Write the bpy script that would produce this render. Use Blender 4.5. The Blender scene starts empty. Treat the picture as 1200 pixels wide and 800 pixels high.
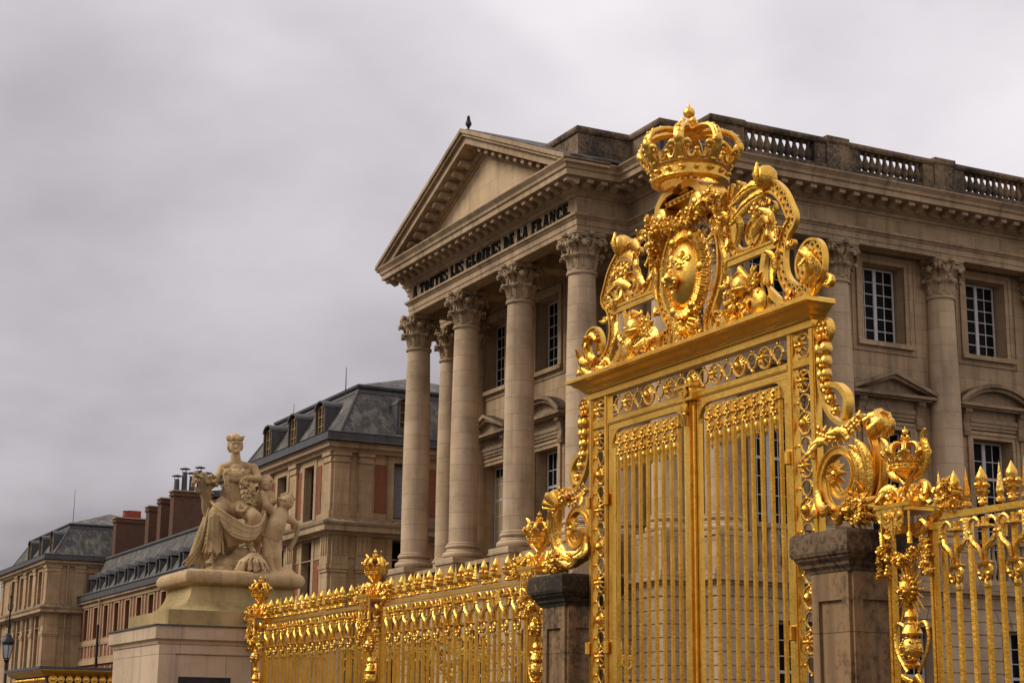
import bpy, bmesh, math, random
from mathutils import Vector, Matrix
random.seed(7)
R = math.radians; PI = math.pi
S = bpy.context.scene
COL = S.collection

# ------------------------------------------------------------------ mesh builder
_ico = {}
def ico(sub):
    if sub not in _ico:
        bm = bmesh.new(); bmesh.ops.create_icosphere(bm, subdivisions=sub, radius=1)
        bm.verts.index_update()
        _ico[sub] = ([v.co.copy() for v in bm.verts], [[v.index for v in f.verts] for f in bm.faces]); bm.free()
    return _ico[sub]

class MB:
    def __init__(s): s.v = []; s.f = []; s.M = None
    def add(s, vs, fs):
        n = len(s.v)
        if s.M is not None: vs = [s.M @ Vector(p) for p in vs]
        s.v.extend([tuple(p) for p in vs]); s.f.extend([[i+n for i in f] for f in fs])
        return s
    def join(s, o, M=None):
        vs = [M @ Vector(p) for p in o.v] if M is not None else o.v
        return s.add(vs, o.f)
    def box(s, x0, x1, y0, y1, z0, z1):
        return s.add([(x0,y0,z0),(x1,y0,z0),(x1,y1,z0),(x0,y1,z0),(x0,y0,z1),(x1,y0,z1),(x1,y1,z1),(x0,y1,z1)],
              [[0,3,2,1],[4,5,6,7],[0,1,5,4],[1,2,6,5],[2,3,7,6],[3,0,4,7]])
    def cbox(s, c, d): return s.box(c[0]-d[0]/2,c[0]+d[0]/2,c[1]-d[1]/2,c[1]+d[1]/2,c[2]-d[2]/2,c[2]+d[2]/2)
    def quad(s, a, b, c, d): return s.add([a,b,c,d], [[0,1,2,3]])
    def sphere(s, c, r, sub=1):
        if not hasattr(r, '__len__'): r = (r,r,r)
        V, F = ico(sub)
        return s.add([(c[0]+p.x*r[0], c[1]+p.y*r[1], c[2]+p.z*r[2]) for p in V], F)
    def lathe(s, prof, c=(0,0,0), n=16, axis='z', lob=0, amp=0.0, cap=True):
        vs = []; fs = []
        for (r, z) in prof:
            for k in range(n):
                a = 2*PI*k/n; rr = r*(1+amp*math.cos(lob*a)) if lob else r
                x, y = rr*math.cos(a), rr*math.sin(a)
                p = (x,y,z) if axis == 'z' else ((x,-z,y) if axis == 'y' else (z,x,y))
                vs.append((c[0]+p[0],c[1]+p[1],c[2]+p[2]))
        m = len(prof)
        for i in range(m-1):
            for k in range(n):
                fs.append([i*n+k, i*n+(k+1)%n, (i+1)*n+(k+1)%n, (i+1)*n+k])
        if cap:
            fs.append([k for k in range(n)][::-1]); fs.append([(m-1)*n+k for k in range(n)])
        return s.add(vs, fs)
    def tube(s, pts, rad, n=6, flat=1.0):
        pts = [Vector(p) for p in pts]; m = len(pts)
        if not hasattr(rad, '__len__'): rad = [rad]*m
        vs = []; fs = []; ref = None
        for i in range(m):
            t = (pts[min(i+1,m-1)]-pts[max(i-1,0)])
            if t.length < 1e-9: t = Vector((0,0,1))
            t.normalize()
            if ref is None: ref = Vector((0,1,0)) if abs(t.y) < .9 else Vector((1,0,0))
            b = ref - t*ref.dot(t)
            if b.length < 1e-6: b = t.orthogonal()
            b.normalize(); ref = b; c = t.cross(b)
            for k in range(n):
                a = 2*PI*k/n
                vs.append(pts[i] + (b*math.cos(a)*flat + c*math.sin(a))*rad[i])
        for i in range(m-1):
            for k in range(n): fs.append([i*n+k, i*n+(k+1)%n, (i+1)*n+(k+1)%n, (i+1)*n+k])
        fs.append(list(range(n))[::-1]); fs.append([(m-1)*n+k for k in range(n)])
        return s.add(vs, fs)
    def ribbon(s, pts, w, y0, y1):
        """flat bar following a curve in the x-z plane; w in-plane width (number or list)"""
        m = len(pts); P = [Vector((p[0],p[1])) for p in pts]; vs = []; fs = []
        if not hasattr(w, '__len__'): w = [w]*m
        for i in range(m):
            t = (P[min(i+1,m-1)]-P[max(i-1,0)]); t.normalize(); nn = Vector((-t.y,t.x))
            a = P[i]+nn*w[i]/2; b = P[i]-nn*w[i]/2
            vs += [(a.x,y0,a.y),(b.x,y0,b.y),(b.x,y1,b.y),(a.x,y1,a.y)]
        for i in range(m-1):
            for k in range(4): fs.append([i*4+k, i*4+(k+1)%4, (i+1)*4+(k+1)%4, (i+1)*4+k])
        fs += [[3,2,1,0],[(m-1)*4+k for k in range(4)]]
        return s.add(vs, fs)
    def poly(s, pts, y0, y1):
        """extrude a polygon given in x-z between y0 and y1"""
        n = len(pts)
        vs = [(p[0],y0,p[1]) for p in pts]+[(p[0],y1,p[1]) for p in pts]
        fs = [list(range(n)), list(range(n,2*n))[::-1]] + [[i,(i+n),(i+1)%n+n,(i+1)%n] for i in range(n)]
        return s.add(vs, fs)
    def sweep(s, path, prof, closed=False):
        """path in x-y (outward = right of travel), prof = [(out, z)...], mitred"""
        P = [Vector((p[0],p[1])) for p in path]; m = len(P); k = len(prof); vs = []; fs = []
        def nrm(a, b):
            d = (b-a).normalized(); return Vector((d.y,-d.x))
        for i in range(m):
            if closed or 0 < i < m-1:
                n1 = nrm(P[i-1],P[i]); n2 = nrm(P[i],P[(i+1)%m])
            elif i == 0: n1 = n2 = nrm(P[0],P[1])
            else: n1 = n2 = nrm(P[-2],P[-1])
            d = (n1+n2)/(1+n1.dot(n2))
            for (o,z) in prof: vs.append((P[i].x+d.x*o, P[i].y+d.y*o, z))
        for i in range(m if closed else m-1):
            j = (i+1)%m
            for q in range(k-1): fs.append([i*k+q, j*k+q, j*k+q+1, i*k+q+1])
        if not closed:
            fs.append(list(range(k))); fs.append([(m-1)*k+q for q in range(k)][::-1])
        return s.add(vs, fs)
    def leaf(s, path, w, nrm, lob=4, bulge=.35, th=.12, tipw=.15):
        """acanthus leaf: strip along path, facing nrm, lobed edges, ribbed"""
        P = [Vector(p) for p in path]; m = len(P); N = Vector(nrm); vs = []; fs = []
        for i in range(m):
            t = P[min(i+1,m-1)]-P[max(i-1,0)]; t.normalize()
            sd = t.cross(N)
            if sd.length < 1e-6: sd = t.orthogonal()
            sd.normalize(); n2 = sd.cross(t)
            u = i/(m-1)
            ww = w*(.55+.45*math.sin(min(1,u*1.6)*PI/2))*(1-(1-tipw)*max(0,(u-.45)/.55)**1.6)
            ww *= .74+.26*abs(math.cos(PI*lob*u))
            for (q,h) in ((-1,-.25),(-.5,.55),(-.12,.5),(0,1),(.12,.5),(.5,.55),(1,-.25)):
                vs.append(P[i]+sd*q*ww/2+n2*h*bulge*ww*.5)
            for q in (1,0,-1): vs.append(P[i]+sd*q*ww*.45-n2*(th*w+.1*ww))
        k = 10
        for i in range(m-1):
            for q in range(k): fs.append([i*k+q, i*k+(q+1)%k, (i+1)*k+(q+1)%k, (i+1)*k+q])
        fs.append(list(range(k))[::-1]); fs.append([(m-1)*k+q for q in range(k)])
        return s.add(vs, fs)
    def mirrored(s):
        o = MB(); o.v = [(-x,y,z) for (x,y,z) in s.v]; o.f = [f[::-1] for f in s.f]; return o
    def mesh(s, name, mat, smooth=0, recalc=True):
        me = bpy.data.meshes.new(name); me.from_pydata(s.v, [], s.f); me.update()
        if recalc:
            bm = bmesh.new(); bm.from_mesh(me); bmesh.ops.recalc_face_normals(bm, faces=bm.faces); bm.to_mesh(me); bm.free()
        me.materials.append(mat)
        if smooth:
            me.polygons.foreach_set('use_smooth', [True]*len(me.polygons))
            if smooth < 180: me.set_sharp_from_angle(angle=R(smooth))
        return me
    def build(s, name, mat, parent=None, smooth=0, loc=None, rz=0):
        return obj(name, s.mesh(name, mat, smooth), parent, loc, rz)

def obj(name, me, parent=None, loc=None, rz=0):
    o = bpy.data.objects.new(name, me); COL.objects.link(o)
    if parent is not None: o.parent = parent
    if loc is not None: o.location = loc
    o.rotation_euler = (0,0,rz)
    return o
def tag(o, label=None, cat=None, group=None, kind=None):
    for k, v in (('label',label),('category',cat),('group',group),('kind',kind)):
        if v: o[k] = v
    return o
def thing(name, label, cat, loc=(0,0,0), rz=0, group=None):
    o = bpy.data.objects.new(name, None); COL.objects.link(o); o.location = loc; o.rotation_euler = (0,0,rz)
    o.empty_display_size = .3
    return tag(o, label, cat, group)
def copy_tree(o, parent=None):
    c = o.copy(); COL.objects.link(c); c.parent = parent
    for ch in list(o.children): copy_tree(ch, c)
    return c

def arc(cx, cz, r, a0, a1, n=10, rz=None):
    rz = r if rz is None else rz
    return [(cx+r*math.cos(R(a0+(a1-a0)*i/n)), cz+rz*math.sin(R(a0+(a1-a0)*i/n))) for i in range(n+1)]
def spiral(cx, cz, r0, r1, a0, a1, n=26):
    return [(cx+(r0+(r1-r0)*(i/n)**.85)*math.cos(R(a0+(a1-a0)*i/n)), cz+(r0+(r1-r0)*(i/n)**.85)*math.sin(R(a0+(a1-a0)*i/n))) for i in range(n+1)]
def catmull(pts, k=5):
    P = [Vector(p) for p in pts]; out = []
    for i in range(len(P)-1):
        p0 = P[max(i-1,0)]; p1 = P[i]; p2 = P[i+1]; p3 = P[min(i+2,len(P)-1)]
        for j in range(k):
            t = j/k
            out.append(.5*((2*p1)+(p2-p0)*t+(2*p0-5*p1+4*p2-p3)*t*t+(3*p1-p0-3*p2+p3)*t**3))
    out.append(P[-1]); return out
def resample(pts, step):
    P = [Vector(p) for p in pts]; out = [P[0]]; acc = 0
    for a, b in zip(P, P[1:]):
        d = (b-a).length; t = step-acc
        while t <= d:
            out.append(a+(b-a)*t/d); t += step
        acc = (acc+d) % step
    return [tuple(p) for p in out]

# ------------------------------------------------------------------ materials
def lin(r, g, b):
    f = lambda c: (c/12.92 if c <= .04045 else ((c+.055)/1.055)**2.4)
    return (f(r/255), f(g/255), f(b/255), 1)
class NT:
    def __init__(s, name):
        s.m = bpy.data.materials.new(name); s.m.use_nodes = True; s.t = s.m.node_tree; s.t.nodes.clear()
        s.out = s.n('ShaderNodeOutputMaterial'); s.bsdf = s.n('ShaderNodeBsdfPrincipled'); s.l(s.bsdf.outputs[0], s.out.inputs[0])
    def n(s, k, **kw):
        x = s.t.nodes.new(k)
        for a, b in kw.items(): setattr(x, a, b)
        return x
    def l(s, a, b): s.t.links.new(a, b)
    def math(s, op, a, b=None, clamp=False):
        x = s.n('ShaderNodeMath', operation=op, use_clamp=clamp)
        for i, q in enumerate((a, b)):
            if q is None: continue
            if isinstance(q, (int, float)): x.inputs[i].default_value = q
            else: s.l(q, x.inputs[i])
        return x.outputs[0]
    def mix(s, f, a, b, blend='MIX'):
        x = s.n('ShaderNodeMix', data_type='RGBA', blend_type=blend)
        for i, q in ((0,f),(6,a),(7,b)):
            if isinstance(q, (int, float)): x.inputs[i].default_value = q
            elif isinstance(q, tuple): x.inputs[i].default_value = q
            else: s.l(q, x.inputs[i])
        return x.outputs[2]
    def noise(s, vec, scale, detail=5, rough=.6, sc=None):
        if sc:
            mp = s.n('ShaderNodeMapping'); mp.inputs['Scale'].default_value = sc; s.l(vec, mp.inputs[0]); vec = mp.outputs[0]
        x = s.n('ShaderNodeTexNoise'); x.inputs['Scale'].default_value = scale; x.inputs['Detail'].default_value = detail
        x.inputs['Roughness'].default_value = rough; s.l(vec, x.inputs['Vector']); return x.outputs[0]
    def ramp(s, f, a, b, ca=0.0, cb=1.0):
        x = s.n('ShaderNodeMapRange'); s.l(f, x.inputs[0])
        for i, q in enumerate((a,b,ca,cb)): x.inputs[i+1].default_value = q
        x.clamp = True; return x.outputs[0]
    def bump(s, h, strength=.3, dist=.02, nrm=None):
        x = s.n('ShaderNodeBump'); x.inputs['Strength'].default_value = strength; x.inputs['Distance'].default_value = dist
        s.l(h, x.inputs['Height'])
        if nrm is not None: s.l(nrm, x.inputs['Normal'])
        return x.outputs[0]

def stone(name, c1, c2, cm, bw=1.2, bh=.44, mort=.008, grime=.5, gcol=(.05,.042,.032,1), streak=.5, top=.6, moss=None, rough=.85, fine=1.0, lth=.56):
    c1, c2, cm = [(c[0]*1.06, c[1]*.945, c[2]*.83, 1) for c in (c1,c2,cm)]
    T = NT(name); g = T.n('ShaderNodeNewGeometry'); pos = g.outputs['Position']; nr = g.outputs['True Normal']
    sp = T.n('ShaderNodeSeparateXYZ'); T.l(pos, sp.inputs[0]); sn = T.n('ShaderNodeSeparateXYZ'); T.l(nr, sn.inputs[0])
    ax = T.math('GREATER_THAN', T.math('ABSOLUTE', sn.outputs[0]), .6)
    u = T.math('ADD', T.math('MULTIPLY', sp.outputs[1], ax), T.math('MULTIPLY', sp.outputs[0], T.math('SUBTRACT', 1.0, ax)))
    cb = T.n('ShaderNodeCombineXYZ'); T.l(u, cb.inputs[0]); T.l(sp.outputs[2], cb.inputs[1])
    col = None; h = None
    if bw:
        br = T.n('ShaderNodeTexBrick'); T.l(cb.outputs[0], br.inputs['Vector'])
        for k, v in (('Scale',1.0),('Mortar Size',mort),('Mortar Smooth',.3),('Bias',0.0),('Brick Width',bw),('Row Height',bh)): br.inputs[k].default_value = v
        br.inputs['Color1'].default_value = c1; br.inputs['Color2'].default_value = c2; br.inputs['Mortar'].default_value = cm
        col = br.outputs[0]; h = br.outputs[1]
    big = T.noise(pos, .55, 6, .62)
    if col is None: col = T.mix(T.ramp(big,.35,.65), c1, c2)
    mid = T.noise(pos, 3.2, 6, .7)
    col = T.mix(T.ramp(mid,.3,.75,0,.55), col, T.mix(.5, col, (c1[0]*1.25,c1[1]*1.2,c1[2]*1.12,1)))
    col = T.mix(T.ramp(big,.42,.7,0,.5), col, cm, 'MIX')
    st = T.noise(pos, 1.0, 5, .65, sc=(2.6,2.6,.16))
    col = T.mix(T.math('MULTIPLY', T.ramp(st,.5,.72), streak), col, gcol)
    spot = T.noise(pos, 7*fine, 8, .75)
    lich = T.ramp(T.math('ADD', T.math('MULTIPLY', spot, .6), T.math('MULTIPLY', big, .5)), lth, lth+.12)
    col = T.mix(T.math('MULTIPLY', lich, grime), col, gcol)
    if top:
        up = T.math('MULTIPLY', T.ramp(sn.outputs[2],.3,.8), T.ramp(mid,.25,.6))
        col = T.mix(T.math('MULTIPLY', up, top), col, gcol)
    if moss:
        ms = T.ramp(T.noise(pos, 1.9, 6, .7, sc=(1,1,.45)), .42, .66)
        col = T.mix(T.math('MULTIPLY', ms, moss[1]), col, moss[0])
    T.l(col, T.bsdf.inputs['Base Color']); T.bsdf.inputs['Roughness'].default_value = rough
    T.bsdf.inputs['Specular IOR Level'].default_value = .25
    fn = T.noise(pos, 26*fine, 6, .75)
    hh = T.math('ADD', T.math('MULTIPLY', fn, .35), T.math('MULTIPLY', spot, .5))
    if h is not None: hh = T.math('SUBTRACT', hh, T.math('MULTIPLY', h, 1.2))
    T.l(T.bump(hh, .5, .015), T.bsdf.inputs['Normal'])
    return T.m

def gold(name, ca, cb, r0=.26, r1=.5, scale=9.0, bump=.25, dirt=.6):
    T = NT(name); g = T.n('ShaderNodeNewGeometry'); pos = g.outputs['Position']
    a = T.noise(pos, scale, 6, .7); b = T.noise(pos, scale*.18, 4, .6); c = T.noise(pos, 34.0, 3, .55)
    col = T.mix(T.ramp(T.math('ADD', T.math('MULTIPLY', a,.5), T.math('MULTIPLY', b,.5)), .4, .62), cb, ca)
    col = T.mix(T.math('MULTIPLY', T.ramp(a,.56,.7), dirt), col, (cb[0]*.42,cb[1]*.36,cb[2]*.5,1))
    T.l(col, T.bsdf.inputs['Base Color']); T.bsdf.inputs['Metallic'].default_value = 1.0
    T.l(T.ramp(a,.3,.7,r0,r1), T.bsdf.inputs['Roughness'])
    T.l(T.bump(T.math('ADD', T.math('MULTIPLY', c, 1.0), T.math('MULTIPLY', a, .6)), bump, .03), T.bsdf.inputs['Normal'])
    return T.m

def plain(name, c1, c2, scale=3.0, rough=.6, metal=0.0, bump=.15, sc=None, spec=.4):
    T = NT(name); g = T.n('ShaderNodeNewGeometry'); pos = g.outputs['Position']
    a = T.noise(pos, scale, 6, .65, sc=sc)
    T.l(T.mix(T.ramp(a,.32,.68), c1, c2), T.bsdf.inputs['Base Color'])
    T.l(T.ramp(a,.3,.7,rough*.85,min(1,rough*1.15)), T.bsdf.inputs['Roughness']); T.bsdf.inputs['Metallic'].default_value = metal
    T.bsdf.inputs['Specular IOR Level'].default_value = spec
    if bump: T.l(T.bump(T.noise(pos, scale*6, 5, .7), bump, .01), T.bsdf.inputs['Normal'])
    return T.m

def slate(name, c1, c2, cm, streak=.5):
    T = NT(name); g = T.n('ShaderNodeNewGeometry'); pos = g.outputs['Position']; nr = g.outputs['True Normal']
    sp = T.n('ShaderNodeSeparateXYZ'); T.l(pos, sp.inputs[0]); sn = T.n('ShaderNodeSeparateXYZ'); T.l(nr, sn.inputs[0])
    ax = T.math('GREATER_THAN', T.math('ABSOLUTE', sn.outputs[0]), T.math('ABSOLUTE', sn.outputs[1]))
    u = T.math('ADD', T.math('MULTIPLY', sp.outputs[1], ax), T.math('MULTIPLY', sp.outputs[0], T.math('SUBTRACT', 1.0, ax)))
    cb = T.n('ShaderNodeCombineXYZ'); T.l(u, cb.inputs[0]); T.l(sp.outputs[2], cb.inputs[1])
    br = T.n('ShaderNodeTexBrick'); T.l(cb.outputs[0], br.inputs['Vector'])
    for k, v in (('Scale',1.0),('Mortar Size',.012),('Mortar Smooth',.3),('Brick Width',.24),('Row Height',.13)): br.inputs[k].default_value = v
    br.inputs['Color1'].default_value = c1; br.inputs['Color2'].default_value = c2; br.inputs['Mortar'].default_value = cm
    st = T.noise(pos, 1.1, 5, .65, sc=(2.2,2.2,.3)); bg = T.noise(pos, .5, 5, .6)
    col = T.mix(T.math('MULTIPLY', T.ramp(st,.45,.7), streak), br.outputs[0], (.25,.225,.19,1))
    col = T.mix(T.ramp(bg,.5,.68,0,.55), col, (.045,.045,.047,1))
    T.l(col, T.bsdf.inputs['Base Color']); T.bsdf.inputs['Roughness'].default_value = .85; T.bsdf.inputs['Specular IOR Level'].default_value = .15
    T.l(T.bump(T.math('SUBTRACT', T.math('MULTIPLY', bg, .3), br.outputs[1]), .5, .02), T.bsdf.inputs['Normal'])
    return T.m

M = {}
M['stone'] = stone('palace_limestone', (.43,.34,.23,1), (.335,.252,.16,1), (.19,.135,.08,1), 1.25, .52, .010, grime=.22, streak=.5, top=.6)
M['rust'] = stone('rusticated_limestone', (.42,.345,.25,1), (.37,.295,.205,1), (.28,.215,.145,1), 0, 0, .008, grime=.18, streak=.3, top=.5)
M['shaft'] = stone('column_limestone', (.52,.425,.31,1), (.43,.345,.24,1), (.22,.165,.105,1), 60, .62, .008, grime=.16, streak=.34, top=0)
M['carved'] = stone('carved_limestone', (.42,.34,.24,1), (.33,.255,.17,1), (.22,.16,.10,1), 0, 0, grime=.3, streak=.35, top=.6, fine=1.5)
M['cornice'] = stone('weathered_cornice_stone', (.42,.335,.23,1), (.33,.25,.16,1), (.18,.13,.08,1), 1.6, 9, .010, grime=.36, streak=.5, top=.85)
M['black_stone'] = stone('blackened_parapet_stone', (.25,.19,.125,1), (.17,.13,.085,1), (.09,.07,.047,1), 1.6, .8, .008, lth=.5, grime=.85, gcol=(.028,.025,.021,1), streak=.75, top=.95)
M['hood'] = stone('weathered_hood_stone', (.30,.235,.16,1), (.235,.178,.118,1), (.12,.09,.06,1), 0, 0, grime=.5, streak=.5, top=.95, gcol=(.03,.026,.02,1))
M['tymp'] = stone('tympanum_limestone', (.56,.45,.30,1), (.47,.37,.235,1), (.38,.295,.19,1), .95, .62, .009, grime=.06, streak=.25, top=.3)
M['gate_stone'] = stone('blackened_pier_stone', (.26,.175,.095,1), (.18,.12,.065,1), (.10,.066,.036,1), 3, .9, .006, lth=.52, grime=.8, gcol=(.026,.018,.011,1), streak=.85, top=.9, fine=1.6)
M['cap_stone'] = stone('lichen_black_coping_stone', (.17,.12,.07,1), (.095,.068,.04,1), (.05,.037,.024,1), 0, 0, grime=.95, gcol=(.02,.015,.010,1), streak=.8, top=.95, fine=2.2, lth=.46)
M['pedestal'] = stone('pedestal_ashlar', (.52,.43,.325,1), (.47,.385,.285,1), (.26,.20,.135,1), 1.9, .62, .008, grime=.2, streak=.42, top=.5)
M['moss_stone'] = stone('mossy_plinth_stone', (.46,.36,.19,1), (.38,.30,.15,1), (.2,.16,.08,1), 0, 0, grime=.35, gcol=(.05,.045,.02,1), streak=.5, top=.5, moss=((.27,.20,.065,1),.55), fine=1.6)
M['statue'] = stone('weathered_statue_stone', (.54,.41,.25,1), (.44,.325,.185,1), (.25,.175,.09,1), 0, 0, grime=.45, gcol=(.07,.05,.025,1), streak=.55, top=.1, moss=((.30,.225,.075,1),.55), fine=2.5)
M['wing_stone'] = stone('wing_dressed_stone', (.42,.325,.205,1), (.36,.27,.165,1), (.25,.18,.105,1), 1.1, .6, .01, grime=.2, streak=.42, top=.8)
M['brick'] = stone('old_red_brick', (.27,.075,.032,1), (.20,.056,.026,1), (.2,.12,.075,1), .24, .085, .011, grime=.3, streak=.4, top=.4)
M['brick_dark'] = stone('sooty_chimney_brick', (.135,.062,.037,1), (.08,.038,.025,1), (.09,.062,.045,1), .24, .085, .011, grime=.4, streak=.5, top=.6)
M['slate'] = slate('roof_slate', (.078,.070,.062,1), (.11,.098,.087,1), (.045,.041,.038,1), .85)
M['lead'] = plain('roof_lead', (.042,.040,.040,1), (.085,.08,.078,1), 2.0, .65, .0, .2, sc=(2,2,.4))
M['gold'] = gold('gilded_ornament', (.95,.59,.13,1), (.69,.36,.045,1), .23, .43, 8, .35, .65)
M['gold_bar'] = gold('gilded_iron_bar', (.78,.43,.065,1), (.56,.275,.028,1), .36, .55, 12, .22, .5)
M['gold_plain'] = gold('gilded_moulding', (.90,.55,.11,1), (.72,.39,.052,1), .27, .44, 6, .14, .55)
M['iron'] = plain('black_iron', (.012,.012,.014,1), (.03,.03,.033,1), 6, .5, .3)
M['ink'] = plain('blackened_bronze_letters', (.012,.011,.010,1), (.018,.016,.014,1), 6, .8, 0, 0, None, .03)
M['white'] = plain('grey_white_window_paint', (.58,.55,.51,1), (.46,.435,.40,1), 6, .6, 0, .1)
M['ochre_wood'] = plain('ochre_window_wood', (.30,.18,.05,1), (.22,.125,.035,1), 6, .6, 0, .1)
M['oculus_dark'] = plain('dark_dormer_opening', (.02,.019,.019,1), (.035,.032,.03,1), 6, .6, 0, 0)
M['shutter'] = plain('dark_brown_shutter', (.085,.06,.042,1), (.058,.042,.03,1), 5, .65, 0, .1)  # own dark brown of the wing window frames
M['blind'] = plain('grey_louvred_blind', (.20,.205,.22,1), (.15,.155,.17,1), 6, .6, 0, .1)
M['curtain'] = plain('cream_curtain', (.42,.33,.17,1), (.30,.23,.11,1), 5, .8, 0, .1, sc=(6,6,.3))
def glassmat(name, c, r=.07):
    T = NT(name); g = T.n('ShaderNodeNewGeometry')
    T.bsdf.inputs['Base Color'].default_value = c
    a = T.noise(g.outputs['Position'], 1.1, 3, .5)
    T.l(T.ramp(a,.3,.7,r*.6,r*1.6), T.bsdf.inputs['Roughness']); T.bsdf.inputs['Specular IOR Level'].default_value = .02
    T.l(T.bump(a, .12, .05), T.bsdf.inputs['Normal'])
    return T.m
M['glass'] = glassmat('dark_old_glass', (.010,.009,.009,1), .12)
M['lantern_glass'] = plain('frosted_lantern_glass', (.5,.5,.5,1), (.4,.4,.41,1), 6, .35, 0, 0)
M['red_pot'] = plain('red_clay_pot', (.30,.05,.03,1), (.22,.035,.02,1), 6, .7)
M['bird'] = plain('dark_feathers', (.02,.02,.022,1), (.04,.04,.045,1), 20, .6)
M['cobble'] = stone('low_bounce_cobbles', (.085,.08,.075,1), (.06,.055,.052,1), (.03,.028,.026,1), 0, 0, grime=.3, streak=0, top=0)  # unseen ground, darkened to cut bounce light on soffits and gold

# ------------------------------------------------------------------ camera, world, light
f_px = 1988.675; pitch = R(12.94467); roll = R(-.62397); yaw = R(-63.08188)
c_, s_ = math.cos, math.sin
R0 = Matrix(((1,0,0),(0,c_(pitch),-s_(pitch)),(0,s_(pitch),c_(pitch))))
Rr = Matrix(((c_(roll),0,s_(roll)),(0,1,0),(-s_(roll),0,c_(roll))))
Rz = Matrix(((c_(-yaw),-s_(-yaw),0),(s_(-yaw),c_(-yaw),0),(0,0,1)))
RR = Rz @ R0 @ Rr
right = RR @ Vector((1,0,0)); fwd = RR @ Vector((0,1,0)); up = RR @ Vector((0,0,1))
cd = bpy.data.cameras.new('camera'); cam = bpy.data.objects.new('camera', cd); COL.objects.link(cam); S.camera = cam
cam.matrix_world = Matrix(((right.x,up.x,-fwd.x,0),(right.y,up.y,-fwd.y,0),(right.z,up.z,-fwd.z,1.7),(0,0,0,1)))
cd.sensor_width = 36; cd.lens = f_px/1200*36; cd.clip_start = .1; cd.clip_end = 3000

def make_world(sun_el, sun_az_dir):
    w = bpy.data.worlds.new('World'); S.world = w; w.use_nodes = True; t = w.node_tree; t.nodes.clear()
    N = lambda k: t.nodes.new(k)
    out = N('ShaderNodeOutputWorld'); bg = N('ShaderNodeBackground'); t.links.new(bg.outputs[0], out.inputs[0])
    sky = N('ShaderNodeTexSky'); sky.sky_type = 'NISHITA'; sky.sun_disc = False
    sky.sun_elevation = sun_el; sky.sun_rotation = math.atan2(sun_az_dir[0], sun_az_dir[1]); sky.dust_density = 4
    tc = N('ShaderNodeTexCoord')
    sep = N('ShaderNodeSeparateXYZ'); t.links.new(tc.outputs['Generated'], sep.inputs[0])
    # flatten the dome so that the cloud deck stretches towards the horizon
    zc = N('ShaderNodeMath'); zc.operation = 'ADD'; zc.inputs[1].default_value = .35; t.links.new(sep.outputs[2], zc.inputs[0])
    zm = N('ShaderNodeMath'); zm.operation = 'MAXIMUM'; zm.inputs[1].default_value = .08; t.links.new(zc.outputs[0], zm.inputs[0])
    dv = N('ShaderNodeVectorMath'); dv.operation = 'DIVIDE'; cb = N('ShaderNodeCombineXYZ')
    for i in range(3): t.links.new(zm.outputs[0], cb.inputs[i])
    t.links.new(tc.outputs['Generated'], dv.inputs[0]); t.links.new(cb.outputs[0], dv.inputs[1])
    mp = N('ShaderNodeMapping'); mp.inputs['Location'].default_value = CLOUD_OFF; mp.inputs['Scale'].default_value = (1,1,1.2); t.links.new(dv.outputs[0], mp.inputs[0])
    n1 = N('ShaderNodeTexNoise'); n1.inputs['Scale'].default_value = 1.5; n1.inputs['Detail'].default_value = 3.5; n1.inputs['Roughness'].default_value = .5; n1.inputs['Distortion'].default_value = .35
    n2 = N('ShaderNodeTexNoise'); n2.inputs['Scale'].default_value = 4.6; n2.inputs['Detail'].default_value = 6; n2.inputs['Roughness'].default_value = .55
    for n in (n1,n2): t.links.new(mp.outputs[0], n.inputs['Vector'])
    def mth(op, a, b):
        x = N('ShaderNodeMath'); x.operation = op
        for i, q in enumerate((a,b)):
            if isinstance(q, (int,float)): x.inputs[i].default_value = q
            else: t.links.new(q, x.inputs[i])
        return x.outputs[0]
    # an overcast dome: brighter towards the zenith, clouds modulating it, brightness added on one side, behind the camera, as fill
    dot = N('ShaderNodeVectorMath'); dot.operation = 'DOT_PRODUCT'; dot.inputs[1].default_value = FILL_DIR
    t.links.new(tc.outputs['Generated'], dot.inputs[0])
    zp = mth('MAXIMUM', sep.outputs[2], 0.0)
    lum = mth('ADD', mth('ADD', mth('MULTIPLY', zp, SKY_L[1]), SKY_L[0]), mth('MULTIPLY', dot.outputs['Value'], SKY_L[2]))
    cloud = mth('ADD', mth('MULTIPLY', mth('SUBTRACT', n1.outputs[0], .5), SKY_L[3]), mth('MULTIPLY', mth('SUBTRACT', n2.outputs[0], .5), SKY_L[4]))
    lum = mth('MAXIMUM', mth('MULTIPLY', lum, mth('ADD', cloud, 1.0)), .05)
    cr = N('ShaderNodeValToRGB'); e = cr.color_ramp.elements
    e[0].position = .15; e[0].color = (.985,.92,.985,1); e[1].position = .5; e[1].color = (1.0,.94,.98,1)
    t.links.new(lum, cr.inputs[0])
    mul = N('ShaderNodeMix'); mul.data_type = 'RGBA'; mul.blend_type = 'MIX'; mul.inputs[0].default_value = .955
    sc = N('ShaderNodeVectorMath'); sc.operation = 'SCALE'; t.links.new(mth('MULTIPLY', lum, 10.0), sc.inputs['Scale'])
    t.links.new(cr.outputs[0], sc.inputs[0])
    t.links.new(sky.outputs[0], mul.inputs[6]); t.links.new(sc.outputs[0], mul.inputs[7])
    t.links.new(mul.outputs[2], bg.inputs[0]); bg.inputs[1].default_value = .1
CLOUD_OFF = (.9, .35, .4)
FILL_DIR = (.80, .60, 0)  # side of the sky brightened as added fill for the +X faces
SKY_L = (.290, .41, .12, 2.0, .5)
sun_el = R(40); sun_dir = Vector((-.42,-.91,0)).normalized()   # horizontal direction towards the sun
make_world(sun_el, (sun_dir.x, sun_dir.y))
sl = bpy.data.lights.new('sun', 'SUN'); sl.energy = 1.5; sl.angle = R(24); sl.color = (1,.95,.87)
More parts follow.
